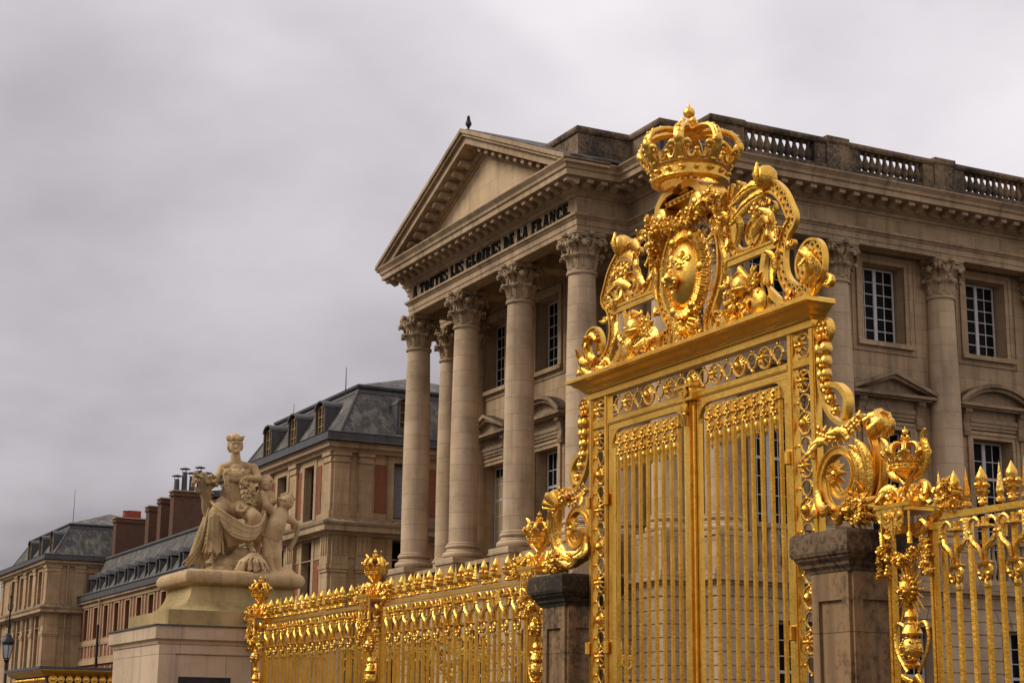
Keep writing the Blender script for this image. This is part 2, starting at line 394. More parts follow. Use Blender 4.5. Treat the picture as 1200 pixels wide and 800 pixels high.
so = bpy.data.objects.new('sun', sl); COL.objects.link(so)
tosun = Vector((sun_dir.x*math.cos(sun_el), sun_dir.y*math.cos(sun_el), math.sin(sun_el)))
so.rotation_euler = (-tosun).to_track_quat('-Z','Y').to_euler()
vs_ = S.view_settings; vs_.view_transform = 'Standard'; vs_.look = 'None'; vs_.gamma = 1; vs_.use_curve_mapping = False; vs_.exposure = .76
S.cycles.max_bounces = 8; S.cycles.diffuse_bounces = 4; S.cycles.glossy_bounces = 4

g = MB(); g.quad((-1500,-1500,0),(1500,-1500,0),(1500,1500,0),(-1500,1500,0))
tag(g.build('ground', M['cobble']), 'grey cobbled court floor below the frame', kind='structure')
# ================================================================== PALACE PAVILION
pal = thing('palace_pavilion', 'large honey coloured stone palace pavilion with pedimented columned portico and gilt lettered frieze of black capitals', 'palace', (-56.5,30,0))
pal['label'] = 'honey stone palace pavilion with a pedimented column portico and black lettering on its frieze'
PO = Vector((-56.5,30,0))
def pb(mb, name, mat, smooth=0, parent=None):
    mb.v = [(x-PO.x, y-PO.y, z) for (x,y,z) in mb.v]
    return mb.build(name, mat, parent or pal, smooth)
def pput(name, me, x, y, z, rz=0, parent=None):
    return obj(name, me, parent or pal, (x-PO.x, y-PO.y, z), rz)

def facet(mb, axis, c, u0, u1, z0, z1, holes=(), depth=.5):
    """wall face at axis plane c (axis 'y': outward -y; axis 'x': outward +x) with rectangular holes and reveals"""
    us = sorted(set([u0,u1]+[h for H in holes for h in H[:2] if u0 < h < u1])); zs = sorted(set([z0,z1]+[h for H in holes for h in H[2:] if z0 < h < z1]))
    P = (lambda u,d,z: (u,c+d,z)) if axis == 'y' else (lambda u,d,z: (c-d,u,z))
    for a, b in zip(us, us[1:]):
        for e, f in zip(zs, zs[1:]):
            m, n = (a+b)/2, (e+f)/2
            if any(H[0] < m < H[1] and H[2] < n < H[3] for H in holes): continue
            mb.quad(P(a,0,e), P(b,0,e), P(b,0,f), P(a,0,f))
    for (a,b,e,f) in holes:
        a, b, e, f = max(a,u0), min(b,u1), max(e,z0), min(f,z1)
        if a >= b or e >= f: continue
        mb.quad(P(a,0,e),P(a,depth,e),P(a,depth,f),P(a,0,f)); mb.quad(P(b,0,e),P(b,0,f),P(b,depth,f),P(b,depth,e))
        mb.quad(P(a,0,f),P(a,depth,f),P(b,depth,f),P(b,0,f)); mb.quad(P(a,0,e),P(b,0,e),P(b,depth,e),P(a,depth,e))

# frieze-plane outline (outward is right of travel)
XB = -46.0; YEND = 74.0
OUT = [(-67.0,YEND),(-67.0,30.9),(-65.8,30.9),(-65.8,29.6),(-63.75,29.6),(-63.75,27.5),(-49.3,27.5),(-49.3,29.6),(-47.2,29.6),(-47.2,30.9),(XB,30.9),(XB,YEND)]
Z_ARC, Z_FR, Z_BED, Z_COR, Z_TOP = 18.68, 19.26, 19.86, 20.33, 20.86
winA = [-61.6,-57.0,-52.4]; winB = [33.95,38.85,43.65,48.5,53.3,58.1]
colB = [31.5,36.45,41.25,46.05,50.9,55.7]
# --- upper walls
w = MB()
HA = [(x-.95,x+.95,7.0,12.35) for x in winA]+[(x-.95,x+.95,15.45,18.35) for x in winA]
HB = [(y-.95,y+.95,7.0,12.35) for y in winB]+[(y-.95,y+.95,15.45,18.35) for y in winB]
facet(w, 'y', 30.5, -64.9, -48.1, 6.8, 20.3, HA, .62)
facet(w, 'x', -48.1, 30.5, 31.8, 6.8, 20.3); facet(w, 'y', 31.8, -48.1, -46.9, 6.8, 20.3)
facet(w, 'x', -46.9, 31.8, YEND, 6.8, 20.3, HB, .62)
w.quad((-64.9,30.5,6.8),(-64.9,31.8,6.8),(-64.9,31.8,20.3),(-64.9,30.5,20.3)); w.quad((-66.1,31.8,6.8),(-64.9,31.8,6.8),(-64.9,31.8,20.3),(-66.1,31.8,20.3))
w.quad((-66.1,31.8,6.8),(-66.1,YEND,6.8),(-66.1,YEND,20.3),(-66.1,31.8,20.3))
w.quad((-66.1,YEND,6.8),(-46.9,YEND,6.8),(-46.9,YEND,20.3),(-66.1,YEND,20.3))
pb(w, 'upper_wall', M['stone'])
# --- basement with rusticated courses
B_OUT = [(-66.9,YEND,-66.9,30.8),(-66.9,30.8,-65.7,30.8),(-65.7,30.8,-65.7,29.5),(-65.7,29.5,-63.85,29.5),(-63.85,29.5,-63.85,27.4),(-63.85,27.4,-49.2,27.4),(-49.2,27.4,-49.2,29.5),(-49.2,29.5,-47.1,29.5),(-47.1,29.5,-47.1,30.8),(-47.1,30.8,-45.9,30.8),(-45.9,30.8,-45.9,YEND)]
bpath = [(a,b) for a,b,_,_ in B_OUT]+[(-45.9,YEND)]
holes_front = [(x-1.05,x+1.05,0,5.35) for x in winA]; holes_side = [(y-.95,y+.95,0,5.35) for y in winB]
bk = MB(); cs = MB()
for (x0,y0,x1,y1) in B_OUT:
    if abs(y0-y1) < 1e-6:
        ax, c, u0, u1, sg = 'y', y0+.05, min(x0,x1), max(x0,x1), 1
        H = holes_front if abs(y0-27.4) < .01 else []
    else:
        ax, c, u0, u1 = 'x', x0, min(y0,y1), max(y0,y1); sg = 1 if x0 > -56 else -1
        c -= .05*sg; H = holes_side if abs(x0+45.9) < .01 else []
    if sg == 1: facet(bk, ax, c, u0, u1, 0, 6.1, H, .7)
    else: bk.quad((c,u0,0),(c,u1,0),(c,u1,6.1),(c,u0,6.1))
    z = 5.60
    k = 0
    while z > 0:
        zt = z-.018 if k else z+.44; zb = max(0,z-.44+.018) if k else z+.018
        if k == 0: zt, zb = 6.04, 5.618
        segs = [(u0,u1)]
        for h in H:
            if zb < h[3]:
                segs = [q for a, b in segs for q in ((a,min(b,h[0])),(max(a,h[1]),b)) if q[1]-q[0] > .02]
        for a, b in segs:
            if ax == 'y': cs.box(a,b,c-.05,c+.001,zb,zt)
            else:
                q = sorted((c-.001*sg, c+.05*sg)); cs.box(q[0],q[1],a+(.0512 if a == u0 else 0),b,zb,zt)
        if k: z -= .44
        k += 1
pb(bk, 'basement_core', M['rust']); pb(cs, 'rusticated_course', M['rust'])
lg = MB()
lg.sweep(bpath, [(-.3,6.06),(.05,6.06),(.05,6.40),(.12,6.44),(.12,6.50),(.30,6.54),(.30,6.66),(.24,6.70),(.24,6.86),(-.6,6.86)])
pb(lg, 'basement_ledge', M['cornice'])
fl = MB(); fl.box(-63.4,-49.6,27.8,30.9,6.5,6.85); fl.box(-63.4,-48.2,29.9,31.5,6.45,6.84); fl.box(-47.4,-46.3,31.2,YEND-.5,6.5,6.84)
pb(fl, 'portico_floor', M['stone'])
# basement openings: arched on the front, flat with voussoirs on the side
def arched_opening():
    r = MB(); n = 14
    for i in range(n):
        a0, a1 = PI-PI*i/n, PI-PI*(i+1)/n
        for (q0,q1) in ((1.05,1.0),):
            p = lambda a, rx, rz: (rx*math.cos(a), 4.35+rz*math.sin(a))
            A, B = p(a0,1.049,1.0), p(a1,1.049,1.0)
            C, D = (A[0],5.352), (B[0],5.352)
            r.add([(A[0],.02,A[1]),(B[0],.02,B[1]),(D[0],.02,D[1]),(C[0],.02,C[1]),(A[0],.6,A[1]),(B[0],.6,B[1])],[[0,1,2,3],[0,4,5,1]])
    return r
ao = arched_opening().mesh('arch_spandrel', M['rust'])
def sash(w, h, cols, rows, transom=None, mid=.11):
    f = MB(); t = .075; d0, d1 = 0, .07
    f.box(-w/2,-w/2+t,d0,d1,0,h); f.box(w/2-t,w/2,d0,d1,0,h); f.box(-w/2+t,w/2-t,d0,d1,h-t,h); f.box(-w/2+t,w/2-t,d0,d1,0,t)
    f.box(-mid/2,mid/2,d0-.025,d1,t,h-t)
    ih = h-2*t
    for sgn in (-1,1):
        a, b = (mid/2, w/2-t)
        for k in range(1,cols):
            x = a+(b-a)*k/cols; f.box(sgn*x-.016,sgn*x+.016,d0+.015,d1-.01,t,h-t)
    for k in range(1,rows):
        z = t+ih*k/rows; tt = .05 if transom == k else .017
        for sgn in (-1,1):
            q = sorted((sgn*(mid/2), sgn*(w/2-t))); f.box(q[0],q[1],d0+.012,d1-.008,z-tt,z+tt)
    return f
def pane(w, h):
    p = MB(); p.box(-w/2+.05,w/2-.05,.035,.05,.05,h-.05); return p
def surround(w, h, f=.30, e=.16, sill=True, dp=.09):
    s = MB(); a = w/2
    def ring(i, o, y0, y1, zb):
        s.box(-a-o,-a-i,y0,y1,zb,h+o); s.box(a+i,a+o,y0,y1,zb,h+o); s.box(-a-i,a+i,y0,y1,h+i,h+o)
    ring(0,f*.55,-dp*.55,.02,0); ring(f*.55,f,-dp,.02,0)
    ring(f+.14,f+.20,-.035,.01,-.32)
    if sill:
        s.box(-a-f-.02,a+f+.02,-.16,.02,-.17,-.001); s.box(-a-f-.2,a+f+.2,-.04,.012,-.38,-.325)
    return s
me_sash_u = sash(1.78,2.85,2,6,mid=.14).mesh('window', M['white']); me_pane_u = pane(1.78,2.85).mesh('pane', M['glass'])
me_sash_l = sash(1.78,5.3,2,8,6,mid=.15).mesh('window', M['white']); me_pane_l = pane(1.78,5.3).mesh('pane', M['glass'])
me_sash_b = sash(1.75,5.3,2,10,7,mid=.12).mesh('window', M['white']); me_pane_b = pane(1.75,5.3).mesh('pane', M['glass'])
me_sur_u = surround(1.9,2.9).mesh('surround', M['stone']); me_sur_l = surround(1.9,5.32,.26,sill=False).mesh('surround', M['stone'])
def hood(kind):
    b = MB(); W = 1.86
    # frieze panel with fluted courses, consoles, cornice and pediment; z=0 at opening top
    for i, (z0,z1,d) in enumerate(((.30,.42,.10),(.42,.56,.14),(.56,.70,.18),(.70,1.02,.10))): b.box(-1.12,1.12,-d,.01,z0+.001,z1)
    for sg in (-1,1):
        x0, x1 = sorted((sg*1.16, sg*1.46))
        pr = [(-.02,.02),(-.16,.05),(-.20,.2),(-.15,.5),(-.24,.8),(-.34,.9),(-.34,1.02),(-.02,1.02)]
        n = len(pr)
        vs = [(x0,p,z) for p,z in pr]+[(x1,p,z) for p,z in pr]
        b.add(vs, [list(range(n)), list(range(n,2*n))[::-1]]+[[i,(i+1)%n,(i+1)%n+n,i+n] for i in range(n)])
    b.box(-W+.12,W-.12,-.40,.01,1.022,1.09); b.box(-W,W,-.52,.01,1.092,1.2)
    if kind == 'tri':
        for sg in (-1,1):
            for (o0,o1,d) in ((0,.13,.54),(.13,.26,.42)):
                A = [(sg*(W+.02),1.2+.16-o0),(0,2.02-o0),(0,2.02-o1),(sg*(W+.02-o1*.2),1.2+.16-o1)]
                A = [(x,max(z,1.201)) for x,z in A]
                if sg < 0: A = A[::-1]
                b.poly(A, -d, .01)
        b.poly([(-1.55,1.202),(1.55,1.202),(0,1.86)], -.16, .005)
    else:
        R_ = (W**2+.72**2)/(2*.72); cz = 1.28+.72-R_; a = math.degrees(math.asin(W/R_))
        for (o0,o1,d) in ((0,.14,.54),(.14,.27,.42)):
            o = arc(0,cz,R_-o0,90+a,90-a,18); i_ = arc(0,cz,R_-o1,90+a,90-a,18)
            for k in range(18): b.poly([o[k],o[k+1],(i_[k+1][0],max(1.202,i_[k+1][1])),(i_[k][0],max(1.202,i_[k][1]))], -d, .01)
        b.poly([(-1.62,1.203)]+[(x,max(1.21,z)) for x,z in arc(0,cz,R_-.27,90+a*.92,90-a*.92,16)]+[(1.62,1.203)], -.16, .005)
    return b
me_hood = {k: hood(k).mesh('hood', M['hood']) for k in ('tri','seg')}
cur = MB(); cur.box(-.80,-.08,.0,.015,.2,4.9); me_cur = cur.mesh('curtain', M['curtain'])
def put_window(axis, c, u, z, kind, hd=None, curtain=False):
    rz = 0 if axis == 'y' else PI/2
    pt = (lambda d: (u, c+d)) if axis == 'y' else (lambda d: (c-d, u))
    ms, mp, su = {'u':(me_sash_u,me_pane_u,me_sur_u),'l':(me_sash_l,me_pane_l,me_sur_l),'b':(me_sash_b,me_pane_b,None)}[kind]
    x, y = pt(.5 if kind != 'b' else .62); o = pput('window', ms, x, y, z+.02, rz)
    obj('pane', mp, o)
    if curtain:
        q = obj('curtain', me_cur, o, (0,.028,0))
    if su:
        q = obj('surround', su, o); q.location = (0,-.5,-.02)
    if hd:
        q = obj('hood', me_hood[hd], o); q.location = (0,-.5,5.32)
for i, x in enumerate(winA):
    put_window('y',30.5,x,15.45,'u'); put_window('y',30.5,x,7.0,'l',('tri','seg','tri')[i], i == 0)
    put_window('y',27.45,x,.02,'b'); pput('arch_spandrel', ao, x, 27.4, 0)
for i, y in enumerate(winB):
    put_window('x',-46.9,y,15.45,'u'); put_window('x',-46.9,y,7.0,'l',('seg','tri')[i%2]); put_window('x',-45.95,y,.02,'b')
for k in (-2,-1,0,1,2):      # splayed voussoir joints over the flat-headed basement windows
    me_vj = MB().add([(.004,k*.42-.012,5.36),(.004,k*.42+.012,5.36),(.004,k*.62+.012,6.0),(.004,k*.62-.012,6.0)],[[0,1,2,3]]).mesh('lintel_joint', M['iron'])
    for y in winB[:3]: pput('lintel_joint', me_vj, -45.9, y, 0)

# --- columns
def corinthian(r):
    c = MB(); H = 1.30
    c.lathe([(r*1.13,-.14),(r*1.16,-.09),(r*1.13,-.03),(r*1.02,-.02),(r*.98,.0),(r*.96,.5),(r*1.05,.9),(r*1.35,1.1)], n=24)
    for row, (n, z0, h, out, wd, off) in enumerate(((8,.02,.50,.26,.42,0),(8,.12,.84,.34,.42,22.5))):
        for k in range(n):
            a = R(360/n*k+off); d = Vector((math.cos(a),math.sin(a),0))
            pts = [d*(r*.99)+Vector((0,0,z0)), d*(r*1.05)+Vector((0,0,z0+h*.4)), d*(r*1.10)+Vector((0,0,z0+h*.75)),
                   d*(r*1.10+out*.5)+Vector((0,0,z0+h*.97)), d*(r*1.10+out)+Vector((0,0,z0+h*.93)), d*(r*1.10+out*.95)+Vector((0,0,z0+h*.78))]
            c.leaf(catmull(pts,3), wd, d, 4, .4, .1, .35)
    for k in range(4):
        a = R(45+90*k); d = Vector((math.cos(a),math.sin(a),0))
        for sg in (-1,1):
            sd = Vector((-d.y,d.x,0))*sg
            p0 = d*r*.75+sd*.40+Vector((0,0,.62)); p1 = d*r*1.15+sd*.24+Vector((0,0,.98)); p2 = d*(r*1.72)+sd*.08+Vector((0,0,1.12))
            sp = [d*(r*1.62)+sd*.06+Vector((0,0,.99))+ (d*math.cos(t)+Vector((0,0,1))*math.sin(t))*(.13*(1-.22*i)) for i, t in enumerate((PI/2,0,-PI/2,-PI))]
            c.tube(catmull([p0,p1,p2]+sp,4), [.05]*8+[.06]*17, 6)
        b = R(90*k); e = Vector((math.cos(b),math.sin(b),0)); t2 = Vector((-e.y,e.x,0))
        for sg in (-1,1):
            cc = e*(r*1.36)+t2*sg*.12+Vector((0,0,1.02))
            c.tube([cc+(t2*sg*math.cos(t)+Vector((0,0,1))*math.sin(t))*.10*(1-.15*i) for i, t in enumerate((-2.2,-.9,.5,1.7,3,4.2))], .045, 6)
        c.sphere(e*(r*1.52)+Vector((0,0,1.25)), (.13,.13,.12), 1)
    # concave abacus
    pl = []
    for k in range(4):
        a = R(45+90*k); n2 = R(90+90*k)
        d = Vector((math.cos(a),math.sin(a))); s2 = Vector((-d.y,d.x))
        pl += [d*r*1.86-s2*.07, d*r*1.86+s2*.07]
        e = Vector((math.cos(n2),math.sin(n2)))
        for q in (-.5,0,.5):
            t3 = Vector((-e.y,e.x)); pl.append(e*(r*1.34+.06*abs(q)*2)+t3*q*.9)
    n = len(pl)
    for (z0,z1,sc) in ((1.14,1.20,.95),(1.202,1.30,1.0)):
        c.add([(p.x*sc,p.y*sc,z0) for p in pl]+[(p.x*sc,p.y*sc,z1) for p in pl], [list(range(n))[::-1], list(range(n,2*n))]+[[i,(i+1)%n,(i+1)%n+n,i+n] for i in range(n)])
    return c
r_b, r_t = .56, .475
prof = []
for i in range(13):
    t = i/12; r_ = r_b if t < .3 else r_b-(r_b-r_t)*((t-.3)/.7)**1.6
    prof.append((r_, 8.78+(17.28-8.78)*t))
prof = [(r_b*1.1,8.70),(r_b*1.1,8.74)]+prof
me_shaft = MB().lathe([(a,b-8.0) for a,b in prof], n=36).mesh('shaft', M['shaft'], 50)
me_capital = corinthian(r_t).mesh('capital', M['carved'], 40)
bs = MB()
tor = lambda R_, rr, z, n=7: [(R_+rr*math.cos(PI*(i/(n-1)-.5)), z+rr*math.sin(PI*(i/(n-1)-.5))) for i in range(n)]
bs.lathe([(.5,.14)]+tor(.66,.13,.28)+[(.68,.43),(.63,.47),(.62,.52),(.65,.545)]+tor(.60,.075,.62)+[(.60,.70),(.5,.71)], n=36)
bs.box(-.80,.80,-.80,.80,0,.149)
me_base = bs.mesh('base', M['shaft'], 35)
cols = [(-50.0,28.1),(-54.68,28.1),(-59.33,28.1),(-63.98+.93-.05,28.1)]
cols[3] = (-63.05,28.1)
cols = [(-50.0,28.1),(-54.7,28.1),(-59.35,28.1),(-64.0+.0,28.1)]
anta = [(-50.05,30.2),(-47.85,30.2),(-65.25,30.2),(-62.95,30.2)]
for (x,y) in cols+anta+[(-46.6,yy) for yy in colB]:
    e = bpy.data.objects.new('column', None); COL.objects.link(e); e.parent = pal; e.location = (x-PO.x,y-PO.y,8.0)
    e.empty_display_size = .3
    rot = random.uniform(0,6)
    obj('shaft', me_shaft, e); obj('base', me_base, e, (0,0,0)); obj('capital', me_capital, e, (0,0,9.38))
# --- pedestals and the lower balustrade
pd = MB()
ped_xy = [(x,28.1) for x,_ in cols]
def pedestal(mb, x0, x1, y0, y1):
    mb.box(x0,x1,y0,y1,6.861,7.92); mb.box(x0-.05,x1+.05,y0-.05,y1+.05,7.921,7.999); mb.box(x0-.05,x1+.05,y0-.05,y1+.05,6.862,7.05)
for i, (x,y) in enumerate(cols):
    m_ = MB(); pedestal(m_, x-.8, x+.8, y-.76, y+.8); pb(m_, 'column_pedestal', M['stone'])
for k in range(len(colB)):
    y = colB[k]
    m_ = MB()
    if k == 0: m_.box(-47.9,-45.83,30.75,32.35,6.861,7.996)
    else: m_.box(-47.2,-45.83,y-.82,y+.82,6.861,7.996)
    pb(m_, 'column_pedestal', M['stone'])
m_ = MB(); m_.box(-50.9,-47.05,29.42,30.7,6.861,7.995); pb(m_, 'column_pedestal', M['stone'])
m_ = MB(); m_.box(-65.95,-62.2,29.42,30.7,6.861,7.995); pb(m_, 'column_pedestal', M['stone'])
bal = MB().lathe([(.075,0),(.075,.04),(.05,.05),(.045,.09),(.09,.22),(.105,.32),(.09,.42),(.05,.56),(.045,.72),(.065,.78),(.075,.80),(.075,.84)], n=10)
me_bal = bal.mesh('baluster', M['carved'], 40)
def balustrade(name, axis, c, u0, u1, zb, zr, pitch=.27, mat='stone', me=me_bal, wd=.34, hr=.16, sc=1.0):
    b = MB(); P = (lambda a0,a1,o,z0,z1: b.box(a0,a1,c-o,c+o,z0,z1)) if axis == 'y' else (lambda a0,a1,o,z0,z1: b.box(c-o,c+o,a0,a1,z0,z1))
    P(u0,u1,wd/2,zb-.18,zb); P(u0,u1,wd/2,zr,zr+hr)
    o = pb(b, name, M[mat])
    n = max(1,int((u1-u0)/pitch)); hgt = zr-zb
    for k in range(n):
        u = u0+(u1-u0)*(k+.5)/n
        x, y = (u,c) if axis == 'y' else (c,u)
        q = obj('baluster', me, o, (x-PO.x,y-PO.y,zb)); q.scale = (sc,sc,hgt/.84)
for a, b in zip(cols[1:], cols): balustrade('lower_balustrade', 'y', 27.95, a[0]+.86, b[0]-.86, 7.05, 7.80)
for a, b in zip(colB[:3], colB[1:4]): balustrade('lower_balustrade', 'x', -46.05, a+.86+(.05 if a < 32 else 0), b-.86, 7.08, 8.35, .34, sc=1.25)
# --- entablature
en = MB(); en.sweep(OUT, [(-.62,Z_ARC),(0,Z_ARC),(0,Z_ARC+.17),(.03,Z_ARC+.18),(.03,Z_ARC+.39),(.06,Z_ARC+.40),(.10,Z_ARC+.46),(.16,Z_ARC+.50),(.16,Z_FR),(.02,Z_FR+.02),(-.6,Z_FR+.02)])
pb(en, 'architrave', M['cornice'])
fz = MB(); fz.sweep(OUT, [(-.5,Z_FR+.021),(0,Z_FR+.021),(0,Z_BED),(-.5,Z_BED)]); pb(fz, 'frieze', M['stone'])
co = MB(); co.sweep(OUT, [(-.6,Z_BED+.001),(.04,Z_BED+.001),(.10,Z_BED+.05),(.10,Z_BED+.10),(.22,Z_BED+.16),(.30,Z_BED+.20),(.30,Z_BED+.42),(.92,Z_BED+.44),(.92,Z_COR-.01),(.92,Z_COR+.16),(.98,Z_COR+.20),(1.0,Z_COR+.3),(1.12,Z_COR+.44),(1.12,Z_TOP-.04),(1.0,Z_TOP),(-.6,Z_TOP+.03)])
pb(co, 'cornice', M['cornice'])
mo = MB()
prf = [(0,-.01),(0,-.20),(.10,-.24),(.2,-.18),(.30,-.13),(.42,-.16),(.50,-.14),(.50,-.01)]
n = len(prf); mo.add([(-.13,-o,z) for o,z in prf]+[(.13,-o,z) for o,z in prf], [list(range(n)),list(range(n,2*n))[::-1]]+[[i,(i+1)%n,(i+1)%n+n,i+n] for i in range(n)])
me_mod = mo.mesh('modillion', M['carved'])
def modillions(ax, c, u0, u1, pitch, z=Z_BED+.435, sx=1):
    n = max(1,round((u1-u0)/pitch))
    for k in range(n+1):
        u = u0+(u1-u0)*k/n
        x, y = (u,c) if ax == 'y' else (c,u)
        pput('modillion', me_mod, x, y, z, 0 if ax == 'y' else PI/2)
modillions('y', 27.2, -64.35, -48.7, .62); modillions('x', -49.0, 27.6, 28.7, .62); modillions('y', 29.3, -48.4, -46.6, .62)
modillions('x', -46.9, 29.4, 30.3, .62); modillions('x', -45.7, 30.9, 50, .62)
# --- portico ceiling
cl = MB(); cl.box(-63.1,-49.95,28.15,30.6,Z_ARC+.55,Z_ARC+.9)
for x,_ in cols: cl.box(max(x-.42,-63.12),min(x+.42,-49.93),28.13,30.5,Z_ARC+.02,Z_ARC+.549)
pb(cl, 'portico_ceiling', M['stone'])
# --- pediment
xc = (-63.75-49.3)/2; hw = 7.225; e = 1.12
apex = 24.42; tz = Z_TOP; sl_ = (apex-tz-.0)/(hw+e)
def rake(mb, o_top, o_bot, y0, y1):
    for sg in (-1,1):
        A = [(xc+sg*(hw+e), tz-o_top),(xc, apex-o_top),(xc, apex-o_bot),(xc+sg*(hw+e), tz-o_bot)]
        A = [(x, z) for x, z in A]
        # clip against the horizontal cornice top
        zc = Z_COR+.34
        out = []
        for i in range(4):
            p, q = A[i], A[(i+1)%4]
            if p[1] >= zc: out.append(p)
            if (p[1]-zc)*(q[1]-zc) < 0:
                t = (zc-p[1])/(q[1]-p[1]); out.append((p[0]+(q[0]-p[0])*t, zc))
        mb.poly(out if sg > 0 else out[::-1], y0, y1)
rk = MB(); rake(rk, -.06, .10, 27.5-1.16, 28.2); rake(rk, .101, .22, 27.5-1.08, 28.2); rake(rk, .221, .52, 27.5-.94, 28.2); rake(rk, .521, .80, 27.5-.26, 28.2); rake(rk, .801, .95, 27.5-.12, 28.2)
pb(rk, 'raking_cornice', M['cornice'])
ty = MB(); ty.poly([(xc-hw-.2,Z_TOP-.1),(xc+hw+.2,Z_TOP-.1),(xc,apex-.75)], 27.44, 28.0); pb(ty, 'tympanum', M['tymp'])
th = math.atan(sl_)
for sg in (-1,1):
    L = (hw+e)/math.cos(th)
    k = 1
    while k*.66 < L-1.5:
        d = (L-k*.66-.2)*math.cos(th)-.0
        x = xc+sg*(hw+e-k*.66*math.cos(th)-.75); z = tz+(k*.66*math.sin(th)+.75*math.tan(th))-.52/math.cos(th)
        if abs(x-xc) < .35: break
        o = pput('modillion', me_mod, x, 27.24, z); o.rotation_euler = (0, sg*th, 0)
        k += 1
# --- roof of the pediment and the parapet
rf = MB()
for sg in (-1,1):
    a = [(xc+sg*(hw+e+.03),tz+.09),(xc,apex+.09),(xc,apex+.02),(xc+sg*(hw+e+.03),tz+.02)]
    rf.poly(a if sg > 0 else a[::-1], 26.6, 33.0)
pb(rf, 'portico_roof', M['slate'])
pp = MB()
PW = [(-67.0,YEND),(-67.0,30.9),(-65.8,30.9),(-65.8,29.6),(-63.75,29.6),(-63.75,27.5+1.8),(-63.2,27.5+1.8)]
def para(mb, path):
    mb.sweep(path, [(-.45,Z_TOP),(.06,Z_TOP),(.06,Z_TOP+.30),(-.02,Z_TOP+.34),(-.02,22.20),(.05,22.22),(.09,22.30),(.09,22.40),(.02,22.45),(-.47,22.45),(-.5,22.2),(-.45,22.2)])
para(pp, [(-51.6,27.48),(-49.22,27.48),(-49.22,29.6),(-47.2,29.6),(-47.2,30.9),(XB,30.9),(XB,32.3)])
para(pp, PW[:5])
for y0, y1 in ((35.30,37.25),(40.2,42.15),(45.1,47.0),(49.9,51.9)):
    pp.box(-46.45,-46.02,y0,y1,Z_TOP,22.20); pp.box(-46.40,-45.95,y0+.5,y1-.5,Z_TOP+.02,22.21)
    pp.box(-46.52,-45.91,y0+.48,y1-.48,22.30,22.49)
pb(pp, 'parapet', M['black_stone'])
rl = MB(); rl.sweep([(XB,32.3),(XB,YEND)], [(-.45,22.205),(.02,22.205),(.07,22.28),(.07,22.36),(.0,22.42),(-.45,22.42)]); pb(rl, 'roof_balustrade_rail', M['black_stone'])
rb = MB(); rb.box(-46.5,-45.96,32.3,YEND,Z_TOP,21.42); pb(rb, 'roof_balustrade_base', M['black_stone'])
me_balr = MB().lathe([(.12,0),(.12,.05),(.07,.07),(.07,.10),(.15,.24),(.155,.32),(.12,.44),(.07,.58),(.065,.68),(.10,.73),(.11,.785)], n=10).mesh('baluster', M['black_stone'], 40)
for y0, y1 in ((32.35,35.3),(37.25,40.2),(42.15,45.1),(47.0,49.9)):
    n = 10
    for k in range(n): pput('baluster', me_balr, -46.22, y0+(y1-y0)*(k+.5)/n, 21.42)
tr = MB(); tr.box(-65.5,-47.6,32.5,YEND-1,20.6,20.9); pb(tr, 'roof_deck', M['lead'])

